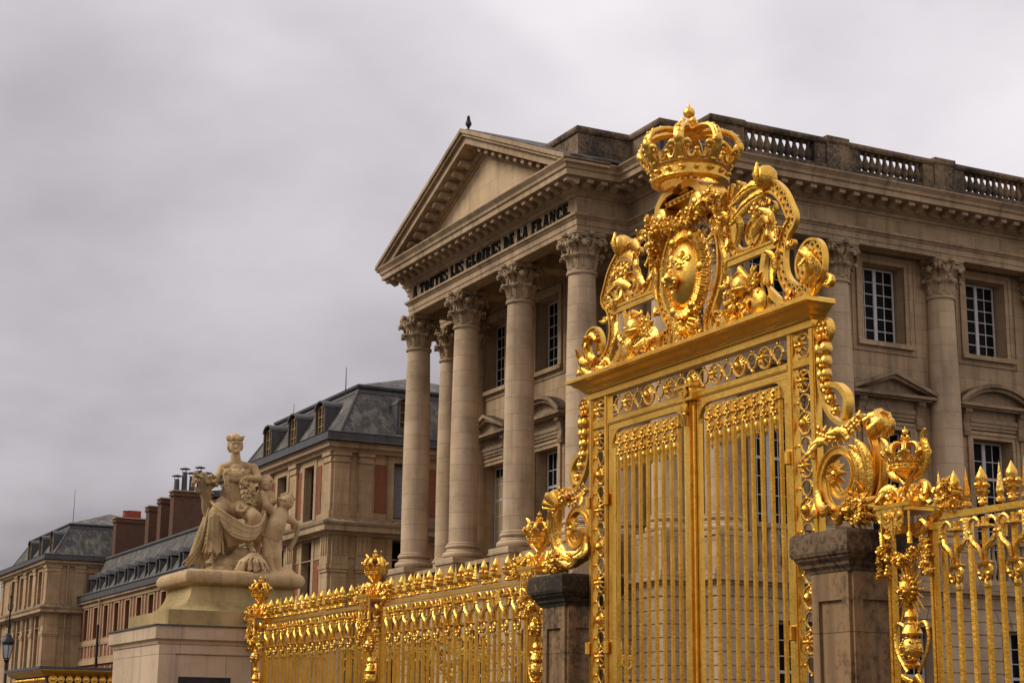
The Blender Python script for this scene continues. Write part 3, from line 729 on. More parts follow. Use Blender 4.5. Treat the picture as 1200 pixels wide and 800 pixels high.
# --- inscription, built letter by letter: thick stems, thin hairlines and slab serifs
def glyph(ch):
    T, h = .26, .105   # thick / hairline (height of a letter is 1)
    P = []             # polygons in x-z
    rect = lambda x0,x1,z0,z1: P.append([(x0,z0),(x1,z0),(x1,z1),(x0,z1)])
    bar = lambda x0,z0,x1,z1,w: P.append([(x0-w/2,z0),(x0+w/2,z0),(x1+w/2,z1),(x1-w/2,z1)])
    def ser(x0, x1, z): rect(x0,x1,z,z+.09) if z < .5 else rect(x0,x1,z-.02,z+.07)
    def bowl(cx, cz, rx, rz, a0, a1, tk=T, hz=h):
        n = 12
        for i in range(n):
            q = []
            for a in (a0+(a1-a0)*i/n, a0+(a1-a0)*(i+1)/n): q.append((cx+rx*math.cos(R(a)), cz+rz*math.sin(R(a))))
            for a in (a0+(a1-a0)*(i+1)/n, a0+(a1-a0)*i/n): q.append((cx+(rx-tk)*math.cos(R(a)), cz+(rz-hz)*math.sin(R(a))))
            P.append(q)
    W = .6
    if ch == 'A': bar(.10,0,.34,1,.09); bar(.58,0,.36,1,T); rect(.2,.5,.30,.37); ser(0,.22,0); ser(.42,.74,0); W = .72
    elif ch == 'T': rect(.24,.24+T,0,1); rect(0,.70,.93,1); rect(0,.07,.70,.93); rect(.63,.70,.70,.93); ser(.14,.56,0); W = .70
    elif ch == 'O': bowl(.34,.5,.34,.52,0,360); W = .68
    elif ch == 'U': rect(.08,.08+T,.25,1); rect(.54,.61,.25,1); bowl(.345,.28,.265,.30,180,360,.16,.10); ser(0,.38,.93); ser(.46,.70,.93); W = .70
    elif ch == 'E': rect(.08,.08+T,0,1); rect(0,.58,0,.07); rect(0,.58,.93,1); rect(.3,.46,.47,.54); rect(.51,.58,.07,.3); rect(.51,.58,.70,.93); rect(.42,.48,.38,.63); W = .58
    elif ch == 'S': bowl(.29,.74,.27,.28,35,270,.17,.09); bowl(.29,.27,.27,.29,-145,90,.17,.09); rect(.47,.54,.68,1); rect(.02,.09,0,.34); W = .56
    elif ch == 'L': rect(.08,.08+T,0,1); rect(0,.58,0,.07); ser(0,.38,.93); rect(.51,.58,.07,.34); W = .58
    elif ch == 'G': bowl(.34,.5,.34,.52,50,330); rect(.46,.66,0,.42); ser(.38,.72,.40); rect(.58,.64,.66,1); W = .72
    elif ch == 'I': rect(.10,.10+T,0,1); ser(0,.42,0); ser(0,.42,.93); W = .42
    elif ch == 'R': rect(.08,.08+T,0,1); ser(0,.38,0); ser(0,.3,.93); bowl(.30,.74,.30,.26,-90,90,.19,.07); rect(.08,.3,.93,1); bar(.60,0,.36,.5,T*.9); ser(.48,.74,0); W = .70
    elif ch == 'D': rect(.08,.08+T,0,1); bowl(.28,.5,.38,.5,-90,90,T,.07); ser(0,.3,0); ser(0,.3,.93); W = .66
    elif ch == 'F': rect(.08,.08+T,0,1); ser(0,.38,0); rect(0,.56,.93,1); rect(.3,.46,.47,.54); rect(.49,.56,.70,.93); rect(.42,.48,.38,.63); W = .56
    elif ch == 'N': rect(.10,.17,0,1); rect(.58,.65,0,1); bar(.60,0,.16,1,T); ser(0,.26,0); ser(0,.2,.93); ser(.48,.75,.93); W = .75
    elif ch == 'C': bowl(.34,.5,.34,.52,45,315); rect(.54,.61,.64,1); rect(.54,.61,.0,.3); W = .62
    elif ch == '.': rect(0,.16,0,.2); W = .16
    elif ch == ' ': W = .26
    return P, W
txt = 'A TOUTES LES GLOIRES DE LA FRANCE.'
tw = sum(glyph(c)[1]+.09 for c in txt)
x0, x1 = -63.35, -49.72; hgt = .47; kx = (x1-x0)/tw; x = x0
q = 0; ins = MB()
for c in txt:
    P, W = glyph(c)
    if c == ' ': pb(ins, 'inscription_word', M['ink']); ins = MB()
    for p in P:
        q += 1; ins.poly([(x+a*kx, Z_FR+.075+b*hgt) for a,b in p][::-1], 27.5-.045-.0004*(q%9), 27.5-.004)
    x += (W+.09)*kx
pb(ins, 'inscription_word', M['ink'])

# --- pigeons
def bird_mesh():
    b = MB(); b.sphere((0,0,.13),(.09,.17,.10),2); b.sphere((0,-.13,.27),(.055,.06,.06),2); b.tube([(0,-.08,.18),(0,-.12,.25)],[.07,.05],8)
    b.tube([(0,-.18,.265),(0,-.225,.255)],[.014,.004],5); b.leaf([(0,.1,.13),(0,.22,.10),(0,.32,.07)],.12,(0,0,1),1,.2,.2)
    for sg in (-1,1): b.tube([(sg*.03,-.01,.06),(sg*.03,-.02,0)],.009,5); b.leaf([(sg*.07,-.1,.17),(sg*.09,.05,.15),(sg*.04,.22,.1)],.11,(sg,0,.4),1,.3,.15)
    return b
me_bird = bird_mesh().mesh('bird', M['bird'], 60)
b1 = tag(obj('bird', me_bird, None, (-56.36,26.62,24.46), 1.1), 'small dark bird perched on the apex of the portico pediment', 'bird'); b1.scale = (1.2,1.0,1.5)
b2 = tag(obj('bird', me_bird, None, (-45.72,40.35,6.87), 2.2), 'dark pigeon sitting on the palace ledge behind the right railing', 'bird'); b2.scale = (1.3,1.3,1.0)
# ================================================================== BRICK AND STONE WINGS
def small_window(w, h, mat='shutter'):
    f = MB(); t = .09
    f.box(-w/2,-w/2+t,0,.08,0,h); f.box(w/2-t,w/2,0,.08,0,h); f.box(-w/2+t,w/2-t,0,.08,h-t,h); f.box(-w/2+t,w/2-t,0,.08,0,t)
    f.box(-.05,.05,-.01,.08,t,h-t)
    for k in (1,2,3): f.box(-w/2+t,w/2-t,.02,.07,h*k/4-.025,h*k/4+.025)
    return f.mesh('window', M[mat])
def small_pane(w, h):
    p = MB(); p.box(-w/2+.05,w/2-.05,.04,.055,.05,h-.05); return p.mesh('pane', M['glass'])
me_bw = {('u'):(small_window(1.42,2.82), small_pane(1.42,2.82)), 'l':(small_window(1.42,4.4), small_pane(1.42,4.4)), 's':(small_window(1.3,2.5), small_pane(1.3,2.5)), 'g':(small_window(1.3,3.2), small_pane(1.3,3.2))}
bl = MB(); bl.box(-.62,.62,-.02,.03,.1,2.72)
me_blind = bl.mesh('blind', M['blind'])

def dormer_mesh(w=1.15, h=1.45, d=1.7):
    b = MB(); n = 10
    b.box(-w/2-.14,-w/2,0,d,0,h); b.box(w/2,w/2+.14,0,d,0,h)
    top = arc(0,h-.02,w/2+.02,180,0,n,.34); outer = arc(0,h-.02,w/2+.17,180,0,n,.42)
    for k in range(n): b.poly([outer[k],outer[k+1],top[k+1],top[k]], -.06, d)
    b.box(-w/2-.2,w/2+.2,-.08,.1,-.14,0)
    return b.mesh('dormer', M['lead'])
def dormer_sash(w=1.12, h=1.62):
    f = MB(); t = .10
    f.box(-w/2,-w/2+t,.12,.2,0,h); f.box(w/2-t,w/2,.12,.2,0,h); f.box(-.05,.05,.11,.2,0,h)
    for z in (0,.5,1.0,h-.1): f.box(-w/2+t,w/2-t,.125,.195,z,z+(.09 if z in (0,) else .05))
    return f.mesh('dormer_window', M['ochre_wood'])
dp = MB(); dp.box(-.54,.54,.21,.23,0,1.66)
me_dorm, me_dsash, me_dpane = dormer_mesh(), dormer_sash(), dp.mesh('pane', M['oculus_dark'])

def brick_pavilion(label, xr, xl, yf, depth, wins, pils, winsB, pilsB, rods=(), blindB=True, dorm=None, dormB=()):
    cx, cy = (xr+xl)/2, yf+depth/2
    T = thing('brick_pavilion', label, 'building', (cx,yf,0), 0)
    def B(mb, name, mat, smooth=0):
        mb.v = [(x-cx,y-yf,z) for x,y,z in mb.v]; return mb.build(name, mat, T, smooth)
    yb = yf+depth
    HA = [(x-.71,x+.71,6.6,11.0) for x in wins]+[(x-.71,x+.71,12.05,14.87) for x in wins]+[(x-.71,x+.71,1.2,5.4) for x in wins]
    HB = [(y-.71,y+.71,6.6,11.0) for y in winsB]+[(y-.71,y+.71,12.05,14.87) for y in winsB]+[(y-.71,y+.71,1.2,5.4) for y in winsB]
    w = MB(); facet(w,'y',yf,xl,xr,0,15.4,HA,.45); facet(w,'x',xr,yf,yb,0,15.4,HB,.45)
    w.quad((xl,yf,0),(xl,yb,0),(xl,yb,15.4),(xl,yf,15.4)); w.quad((xl,yb,0),(xr,yb,0),(xr,yb,15.4),(xl,yb,15.4))
    B(w,'stone_wall',M['wing_stone'])
    bk = MB()
    for (u, ax) in [(x,'y') for x in wins]+[(y,'x') for y in winsB]:
        for sg in (-1,1):
            a, b = sorted((u+sg*1.10,u+sg*1.72))
            for z0,z1 in ((12.3,14.72),(6.9,9.9),(1.2,5.3)):
                bk = MB()
                if ax == 'y': bk.box(a,b,yf-.03,yf+.02,z0,z1)
                else: bk.box(xr-.02,xr+.03,a,b,z0,z1)
                B(bk,'brick_panel',M['brick'])
    st = MB()
    # stone jambs, aprons, pilasters
    for (u, ax) in [(x,'y') for x in wins]+[(y,'x') for y in winsB]:
        q = (lambda a,b,d,z0,z1: st.box(a,b,yf-d,yf+.02,z0,z1)) if ax == 'y' else (lambda a,b,d,z0,z1: st.box(xr-.02,xr+d,a,b,z0,z1))
        for z0, z1 in ((6.3,11.04),(11.91,15.0),(.9,5.7)):
            q(u-.71-.34,u-.712,.05,z0,z1); q(u+.712,u+.71+.34,.05,z0,z1)
        for z0, z1 in ((5.7,6.58),(14.875,15.3),(.4,1.19),(5.41,5.69)): q(u-1.04,u+1.04,.052,z0,z1)
        q(u-.85,u+.85,.12,6.5,6.599); q(u-.85,u+.85,.10,11.95,12.04)
    for (a, b, ax) in [(a,b,'y') for a,b in pils]+[(a,b,'x') for a,b in pilsB]:
        def q(d,z0,z1,e=0):
            if ax == 'y': st.box(a-e,b+e,yf-d,yf+.01,z0,z1)
            else: st.box(xr-.01,xr+d,a-e,b+e,z0,z1)
        q(.16,.9,9.25); q(.24,0,.9,.06); q(.22,9.252,9.40,.05); q(.26,9.402,9.62,.09)
        q(.20,9.622,10.02,.03); q(.19,10.022,11.05,.02)
        for k in range(3):      # triglyph ribs
            t = (b-a)/7
            if ax == 'y': st.box(a+t*(1+2*k),a+t*(2+2*k),yf-.24,yf-.185,10.1,10.98)
            else: st.box(xr+.185,xr+.24,a+t*(1+2*k),a+t*(2+2*k),10.1,10.98)
        q(.20,11.905,12.25,.07); q(.14,12.252,14.7); q(.20,14.702,14.80,.04)
        q(.17,14.802,15.02,.01); q(.24,15.022,15.2,.07)
    B(st,'stone_dressing',M['wing_stone'])
    P = [(xl,yb),(xl,yf),(xr,yf),(xr,yb)]
    c = MB()
    c.sweep(P,[(-.1,9.98),(.06,9.98),(.06,10.03),(-.1,10.03)])
    c.sweep(P,[(-.1,11.06),(.22,11.06),(.30,11.16),(.62,11.24),(.62,11.48),(.70,11.56),(.74,11.66),(.30,11.86),(.30,11.90),(-.1,11.90)])
    c.sweep(P,[(-.1,15.21),(.22,15.21),(.26,15.34),(.44,15.42),(.46,15.56),(.56,15.64),(-.1,15.64)])
    B(c,'string_cornice',M['cornice'])
    g_ = MB(); g_.sweep(P,[(-.1,15.66),(.60,15.66),(.66,15.72),(.60,15.78),(.58,16.10),(.62,16.14),(.5,16.18),(-.6,16.18)]); B(g_,'lead_gutter',M['lead'])
    # mansard
    i0, i1, z0, z1 = .35, 2.1, 16.12, 19.0
    def ring(i,z): return [(xl+i,yf+i,z),(xr-i,yf+i,z),(xr-i,yb-i,z),(xl+i,yb-i,z)]
    r = MB(); a = ring(i0,z0); b = ring(i1,z1)
    r.add(a+b,[[k,(k+1)%4,(k+1)%4+4,k+4] for k in range(4)]); roof = B(r,'mansard_roof',M['slate'])
    ld = MB(); CC = [(x,y) for x,y,_ in ring(i1,0)]
    ld.sweep(CC,[(-.15,z1-.34),(.18,z1-.34),(.22,z1-.28),(.12,z1-.05),(.24,z1+.0),(.26,z1+.12),(.1,z1+.2),(-.2,z1+.2)],closed=True)
    for k in range(4): ld.tube([a[k],b[k]],.09,6)
    for q in ld.v: pass
    B(ld,'lead_roll',M['lead'])
    up_ = MB(); t = ring(i1-.05,z1+.16); h = (depth-2*i1)/2; rz = z1+.2+h*.34
    if depth <= xr-xl: top = [(xl+i1+h,cy,rz),(xr-i1-h,cy,rz)]; F = [[0,1,5,4],[1,2,5],[2,3,4,5],[3,0,4]]
    else:
        hh = (xr-xl-2*i1)/2; rz = z1+.2+hh*.34; top = [(cx,yf+i1+hh,rz),(cx,yb-i1-hh,rz)]; F = [[0,1,4],[1,2,5,4],[2,3,5],[3,0,4,5]]
    up_.add(t+top,F); B(up_,'upper_roof',M['slate'])
    for k, (x,z) in enumerate([(x,12.05) for x in wins]+[(x,6.6) for x in wins]):
        ms, mp = me_bw['u' if z > 12 else 'l']; o = obj('window',ms,T,(x-cx,.34,z)); obj('pane',mp,o)
    for y in winsB:
        for z in (12.05,6.6):
            ms, mp = me_bw['u' if z > 12 else 'l']; o = obj('window',ms,T,(xr-.34-cx,y-yf,z),PI/2); obj('pane',mp,o)
            if z > 12 and blindB: obj('blind',me_blind,o,(0,-.02,0))
    for x in (dorm or wins):
        o = obj('dormer',me_dorm,T,(x-cx,.62,16.62)); s_ = obj('dormer_window',me_dsash,o); obj('pane',me_dpane,o)
    for y in dormB:
        o = obj('dormer',me_dorm,T,(xr-cx-.62,y-yf,16.62),PI/2); obj('dormer_window',me_dsash,o); obj('pane',me_dpane,o)
    for (x,y,za,zb) in rods:
        m = MB(); m.tube([(x,y,za),(x,y,zb)],[.035,.015],6); B(m,'lightning_rod',M['iron'])
    return T, B

near, NB = brick_pavilion('nearer stone pavilion with brick panels and slate mansard, between statue and palace columns', -78.5, -95.2, 30.0, 14.0,
    [-81.85,-86.0,-90.2], [(-79.5,-78.49),(-80.15+.0,-79.6)][:1]+[(-84.5,-83.5),(-88.6,-87.6),(-92.8,-91.8),(-95.2,-94.2)],
    [33.95,38.2], [(30.0,30.8),(31.3,32.05),(35.7,36.5)], rods=[(-80.3,31.2,18.5,19.95),(-94.6,33.5,17.5,20.6)], dorm=[-82.4,-86.6,-90.7], dormB=[34.3])
far, FB = brick_pavilion('farther stone pavilion with brick panels and pale streaked mansard near the left edge', -148.2, -168.5, 31.0, 13.0,
    [-151.3,-155.2,-159.2,-163.2], [(-149.2,-148.19),(-153.8,-152.8),(-157.8,-156.8),(-161.8,-160.8),(-168.5,-167.5)],
    [36.0], [(31.0,32.0),(33.2,34.1)], rods=[(-152.0,33.6,18.6,22.4)], dorm=[-150.9,-155.4,-160.2])
pipe = MB(); pipe.tube([(-148.0,32.6,3),(-148.0,32.6,15.2)],.10,8); FB(pipe,'downpipe',M['wing_stone'])

# --- low wing between the pavilions
WX0, WX1, WY = -148.0, -95.3, 34.0
low = thing('low_wing', 'long low brick wing with small round dormers running between the two brick pavilions', 'building', (-121,WY,0))
def LB(mb, name, mat, smooth=0):
    mb.v = [(x+121,y-WY,z) for x,y,z in mb.v]; return mb.build(name, mat, low, smooth)
wx = [-146.2+3.4*k for k in range(15)]
w = MB(); facet(w,'y',WY,WX0,WX1,0,12.2,[(x-.65,x+.65,8.9,11.4) for x in wx]+[(x-.65,x+.65,3.2,6.4) for x in wx],.4); LB(w,'brick_wall',M['brick'])
st = MB()
for x in wx:
    for z0,z1 in ((8.78,11.55),(2.9,6.6)):
        st.box(x-.95,x-.652,WY-.05,WY+.02,z0,z1); st.box(x+.652,x+.95,WY-.05,WY+.02,z0,z1)
    st.box(x-.9,x+.9,WY-.045,WY+.02,11.405,11.56)
    for d in (-1.25,0,1.25): st.box(x+d-.2,x+d+.2,WY-.05,WY+.02,7.32,8.3)
    st.box(x+1.55,x+1.85,WY-.06,WY+.02,8.79,11.57)
st.box(WX0,WX1,WY-.12,WY+.02,8.42,8.775); st.box(WX0,WX1,WY-.10,WY+.02,8.301,8.418); st.box(WX0,WX1,WY-.08,WY+.02,7.15,7.318); st.box(WX0,WX1,WY-.2,WY+.02,6.75,7.148)
st.box(WX0,WX1,WY-.12,WY+.02,11.572,11.9)
LB(st,'stone_dressing',M['wing_stone'])
co = MB(); co.box(WX0,WX1,WY-.34,WY+.1,11.902,12.1); LB(co,'string_cornice',M['cornice'])
gt = MB(); gt.box(WX0,WX1,WY-.46,WY+.3,12.102,12.62); gt.tube([(WX0,WY-.46,12.6),(WX1,WY-.46,12.6)],.07,6); LB(gt,'lead_gutter',M['lead'])
rf = MB(); rf.add([(WX0,WY+.05,12.60),(WX1,WY+.05,12.60),(WX1,WY+1.7,15.85),(WX0,WY+1.7,15.85),(WX1,WY+8,17.0),(WX0,WY+8,17.0),(WX1,WY+16,12.6),(WX0,WY+16,12.6)],[[0,1,2,3],[3,2,4,5],[5,4,6,7]]); LB(rf,'mansard_roof',M['slate'])
rr = MB(); rr.tube([(WX0,WY+1.68,15.9),(WX1,WY+1.68,15.9)],.15,8); LB(rr,'lead_roll',M['lead'])
for x in wx:
    ms, mp = me_bw['s']; o = obj('window',ms,low,(x+121,.3,8.9)); obj('pane',mp,o)
    ms, mp = me_bw['g']; o = obj('window',ms,low,(x+121,.3,3.2)); obj('pane',mp,o)
oc = MB()
n = 12
o_ = [(-.62,0)]+arc(0,.62,.62,180,0,n)+[(.62,0)]
i_ = [(-.38,.12)]+arc(0,.62,.40,180,0,n)+[(.38,.12)]
for k in range(len(o_)-1): oc.poly([o_[k],o_[k+1],i_[k+1],i_[k]],-.25,1.2)
oc.poly([(-.75,1.02),(.75,1.02),(.5,1.34),(0,1.46),(-.5,1.34)],-.32,1.2)
me_oc = oc.mesh('round_dormer',M['lead'])
oo = MB(); oo.poly(arc(0,.58,.42,0,345,23),-.02,.02); me_oo = oo.mesh('pane',M['oculus_dark'])
for k in range(17):
    o = obj('round_dormer',me_oc,low,(-146.6+3.05*k+121,.42,12.95)); obj('pane',me_oo,o)
dpz = MB(); dpz.tube([(-140.6,WY-.3,2),(-140.6,WY-.3,9.9)],.11,8); LB(dpz,'downpipe',M['iron'])
dpz = MB(); dpz.tube([(-140.6,WY-.3,9.9),(-140.6,WY-.3,12)],.09,8); LB(dpz,'downpipe',M['wing_stone'])
def chimney(x, y0, y1, zt, pots=0, red=False, th=1.0):
    c = MB(); c.box(x-th,x,y0,y1,13.5,zt-.35); c.box(x-th-.1,x+.1,y0-.1,y1+.1,zt-.349,zt-.18); c.box(x-th-.05,x+.05,y0-.05,y1+.05,zt-.179,zt)
    o = LB(c,'chimney',M['brick_dark'])
    k = MB(); k.box(x-th-.14,x+.14,y0-.14,y1+.14,zt+.001,zt+.1)
    k.v = [(a+121,b-WY,z) for a,b,z in k.v]; k.build('coping',M['wing_stone'],o)
    for i in range(pots):
        y = y0+(y1-y0)*(i+.5)/pots; h = (.9,1.5,1.2,1.7,1.3)[i%5]
        p = MB(); p.lathe([(.22,0),(.2,h*.8),(.17,h)],(x-th/2+121,y-WY,zt+.1),10)
        p.lathe([(.42,h+.22),(.40,h+.27),(.05,h+.36)],(x-th/2+121,y-WY,zt+.1),10)
        for a in range(3): p.tube([(x-th/2+121+.2*math.cos(a*2.1),y-WY+.2*math.sin(a*2.1),zt+.05+h),(x-th/2+121+.2*math.cos(a*2.1),y-WY+.2*math.sin(a*2.1),zt+.36+h)],.02,4)
        p.build('chimney_cowl',M['lead'],o,40)
    if red:
        p = MB(); p.lathe([(.3,0),(.34,.1),(.3,.5),(.36,.6),(.3,.62)],(x-th/2+121,(y0+y1)/2-.7-WY,zt+.1),10); p.box(x-th/2+121-.3,x-th/2+121+.3,(y0+y1)/2-.6-WY,(y0+y1)/2+.5-WY,zt+.1,zt+.75)
        p.build('chimney_pot',M['red_pot'],o)
chimney(-146.0,36.0,39.3,19.35,0,True); chimney(-135.4,36.0,37.9,19.15); chimney(-131.9,36.0,38.6,19.4); chimney(-128.4,36.0,39.0,19.6,5)
sh = MB(); sh.box(-141,-135,39.2,42,16.5,20.1); LB(sh,'rooftop_hut',M['wing_stone'])
sh = MB(); sh.add([(-141.6,38.6,20.11),(-134.4,38.6,20.11),(-134.4,42.4,20.3),(-141.6,42.4,20.3),(-141.6,38.6,20.4),(-134.4,38.6,20.4),(-134.4,42.4,20.9),(-141.6,42.4,20.9)],[[0,3,2,1],[4,5,6,7],[0,1,5,4],[1,2,6,5],[2,3,7,6],[3,0,4,7]]); LB(sh,'rooftop_hut_roof',M['slate'])

# --- further wing at the frame edge, with its chimney
fw = thing('distant_wing', 'most distant low slate roofed wing with a brown chimney, cut by the left edge', 'building', (-190,35,0))
def DB(mb, name, mat, parent=None):
    mb.v = [(x+190,y-35,z) for x,y,z in mb.v]; return mb.build(name, mat, parent or fw)
w = MB(); w.box(-215,-168.6,35,50,0,12); DB(w,'brick_wall',M['brick'])
w = MB(); w.box(-215,-168.6,34.7,34.999,11.4,12.2); DB(w,'string_cornice',M['wing_stone'])
w = MB(); w.add([(-215,34.9,12.2),(-168.6,34.9,12.2),(-168.6,37,15.6),(-215,37,15.6),(-168.6,43,17),(-215,43,17),(-168.6,50,12.2),(-215,50,12.2)],[[0,1,2,3],[3,2,4,5],[5,4,6,7]]); DB(w,'mansard_roof',M['slate'])
w = MB(); w.box(-176.5,-175.2,36.4,40,13,18.1); w.box(-176.6,-175.1,36.3,40.1,18.101,18.35); DB(w,'chimney',M['brick_dark'])
w = MB(); w.box(-172.6,-171.6,36.6,39,13,17.1); w.box(-172.7,-171.5,36.5,39.1,17.101,17.3); DB(w,'chimney',M['brick_dark'])

# ================================================================== LAMP POST
lp = thing('street_lamp', 'tall black iron street lamp with a white lantern at the left edge', 'street lamp', (-80.4,15.2,0)); lp.scale = (1,1,1.22)
m = MB(); m.lathe([(.22,0),(.22,.25),(.16,.35),(.13,.9),(.10,1.0),(.085,2.6),(.11,2.65),(.075,2.75),(.065,3.72),(.12,3.76),(.14,3.82)],n=12); m.build('post',M['iron'],lp,40)
m = MB()
for z, r in ((3.84,.15),(4.36,.27),(4.42,.30)): m.lathe([(r,z),(r,z+.045)],n=6)
for k in range(6):
    a = PI/3*k; m.tube([(.15*math.cos(a),.15*math.sin(a),3.86),(.26*math.cos(a),.26*math.sin(a),4.38)],.016,4)
m.lathe([(.30,4.46),(.27,4.54),(.16,4.66),(.14,4.74),(.05,4.80),(.035,5.6),(.06,5.64),(.03,5.7),(.03,6.1),(.075,6.16),(.03,6.22),(.005,6.5)],n=8)
for k in range(4):
    a = PI/2*k; d = Vector((math.cos(a),math.sin(a),0))
    m.tube([tuple(d*r+Vector((0,0,z))) for r,z in ((.04,5.0),(.16,5.12),(.19,5.3),(.10,5.38),(.09,5.28))],.018,5); m.tube([tuple(d*r+Vector((0,0,z))) for r,z in ((.03,5.62),(.11,5.7),(.12,5.85),(.05,5.86))],.016,5)
m.build('lantern_frame',M['iron'],lp,40)
m = MB(); m.lathe([(.145,3.88),(.255,4.37)],n=6); m.build('lantern_glass',M['lantern_glass'],lp)

# ================================================================== GUARD BOOTH WITH GILDED CORNICE
bo = thing('guard_booth', 'black booth with gilded cornice and a row of gold bosses beside the statue pedestal', 'booth', (-45,11.2,0))
def BB(mb, name, mat, smooth=0):
    mb.v = [(x+45,y-11.2,z) for x,y,z in mb.v]; return mb.build(name, mat, bo, smooth)
bp = [(-47,13.6),(-47,9.15),(-43.1,9.15),(-43.1,13.6)]
m = MB(); m.box(-47,-43.1,9.15,13.6,0,2.95); BB(m,'cabin',M['iron'])
m = MB(); m.sweep(bp,[(0,2.72),(.05,2.72),(.05,2.755),(.0,2.755)]); m.sweep(bp,[(0,2.93),(.06,2.93),(.08,2.95),(.16,3.0),(.20,3.06),(.20,3.08),(0,3.08)]); BB(m,'gilded_cornice',M['gold_plain'])
m = MB(); m.box(-47.25,-42.86,8.9,13.85,3.081,3.15); BB(m,'lead_top',M['lead'])
ms_ = MB(); ms_.sphere((0,0,0),(.05,.075,.075),2); ms_.lathe([(.088,-.0),(.088,.03),(.06,.03)],n=14,axis='x'); me_boss = ms_.mesh('boss',M['gold'],60)
for k in range(20):
    o = obj('boss',me_boss,bo,(-43.1+45,9.29+k*.205-11.2,2.845))
    if k == 0: o.scale = (1.3,1.3,1.15)
ms2 = MB(); ms2.sphere((0,0,0),(.075,.05,.075),1); me_boss2 = ms2.mesh('boss',M['gold'],60)
for k in range(18): obj('boss',me_boss2,bo,(-46.9+k*.21+45,9.15-11.2,2.845))

# ================================================================== STATUE PEDESTAL
pe = thing('statue_pedestal', 'tall pale stone pedestal with mossy moulded plinth carrying the seated statue', 'pedestal', (-34.6,11,0))
def PE(mb, name, mat, smooth=0):
    mb.v = [(x+34.6,y-11,z) for x,y,z in mb.v]; return mb.build(name, mat, pe, smooth)
def rect(x0,x1,y0,y1): return [(x0,y0),(x1,y0),(x1,y1),(x0,y1)]
m = MB(); m.sweep(rect(-36.36,-32.88,9.08,12.92),[(-.5,0),(.0,0),(0,3.30),(-.5,3.30)],True)
# raised panel frames on the visible faces
for (a0,a1,z0,z1) in ((9.08,9.42,0,3.12),(12.58,12.92,0,3.12)): m.box(-32.881,-32.85,a0+.001,a1,z0,z1)
m.box(-32.881,-32.849,9.081,12.919,3.121,3.29)
PE(m,'die',M['pedestal'])
m = MB(); m.sweep(rect(-36.36,-32.88,9.08,12.92),[(-.5,3.301),(.02,3.301),(.04,3.36),(.10,3.40),(.10,3.645),(-.9,3.645)],True); PE(m,'cap_moulding',M['pedestal'])
m = MB(); m.sweep(rect(-36.36,-32.88,9.08,12.92),[(-.9,3.646),(.13,3.646),(.13,3.675),(-.9,3.68)],True); PE(m,'lead_flashing',M['lead'])
m = MB(); m.sweep(rect(-36.36,-32.88,9.08,12.92),[(-1.2,3.681),(-.22,3.681),(-.22,3.98),(-1.2,3.985)],True); PE(m,'mossy_plinth',M['moss_stone'])
prf = [(-1.3,3.986),(-.26,3.986)]+[(-.26-.56*(1-math.cos(t)) if False else -.26-.58*math.sin(t)**.8, 3.99+.52*(1-math.cos(t))) for t in [PI/2*k/8 for k in range(1,9)]]+[(-.84,4.53),(-1.3,4.53)]
m = MB(); m.sweep(rect(-36.36,-32.88,9.08,12.92),prf,True); PE(m,'concave_plinth',M['moss_stone'],40)
m = MB(); m.sweep(rect(-35.52,-33.72,9.92,12.08),[(-.5,4.531),(.0,4.531)]+[(.04+.15*math.sin(t),4.695-.16*math.cos(t)) for t in [PI*k/10 for k in range(11)]]+[(-.6,4.86)],True); PE(m,'bullnose_slab',M['statue'],40)
m = MB(); m.box(-32.9,-32.86,9.50,10.55,.2,2.68); PE(m,'dark_vent',M['iron'])

# ================================================================== STATUE GROUP
sg = thing('statue', 'ochre stone statue of a crowned seated woman with children and a horn of plenty', 'statue', (-34.55,11,4.75), R(72.4))
K = .00463
def Z(zx, zy, y=0.0): return Vector(((zx-323-(752-zy)*.043)*K, y, (748-zy)*K*.985))
def cap(mb, a, b, ra, rb, n=14):
    a, b = Vector(a), Vector(b); mb.tube([a,(a+b)/2,b],[ra,(ra+rb)/2,rb],n); mb.sphere(a,ra,2); mb.sphere(b,rb,2)
def chain(mb, pts, rs):
    for i in range(len(pts)-1): cap(mb, pts[i], pts[i+1], rs[i], rs[i+1])
def fused(mb, name, voxel, smooth_it, disp=None, sf=.5):
    me = mb.mesh(name+'_raw', M['statue'], 180); o = bpy.data.objects.new(name, me); COL.objects.link(o)
    r = o.modifiers.new('remesh','REMESH'); r.mode = 'VOXEL'; r.voxel_size = voxel; r.use_smooth_shade = True
    if smooth_it:
        s = o.modifiers.new('smooth','SMOOTH'); s.iterations = smooth_it; s.factor = sf
    if disp:
        t = bpy.data.textures.new(name,'CLOUDS'); t.noise_scale = disp[1]; t.noise_depth = 4
        d = o.modifiers.new('disp','DISPLACE'); d.texture = t; d.strength = disp[0]; d.mid_level = .5; d.texture_coords = 'LOCAL'
    dg = bpy.context.evaluated_depsgraph_get(); e = o.evaluated_get(dg)
    nm = bpy.data.meshes.new_from_object(e); nm.name = name
    bpy.data.objects.remove(o); bpy.data.meshes.remove(me)
    for p in nm.polygons: p.use_smooth = True
    return obj(name, nm, sg)
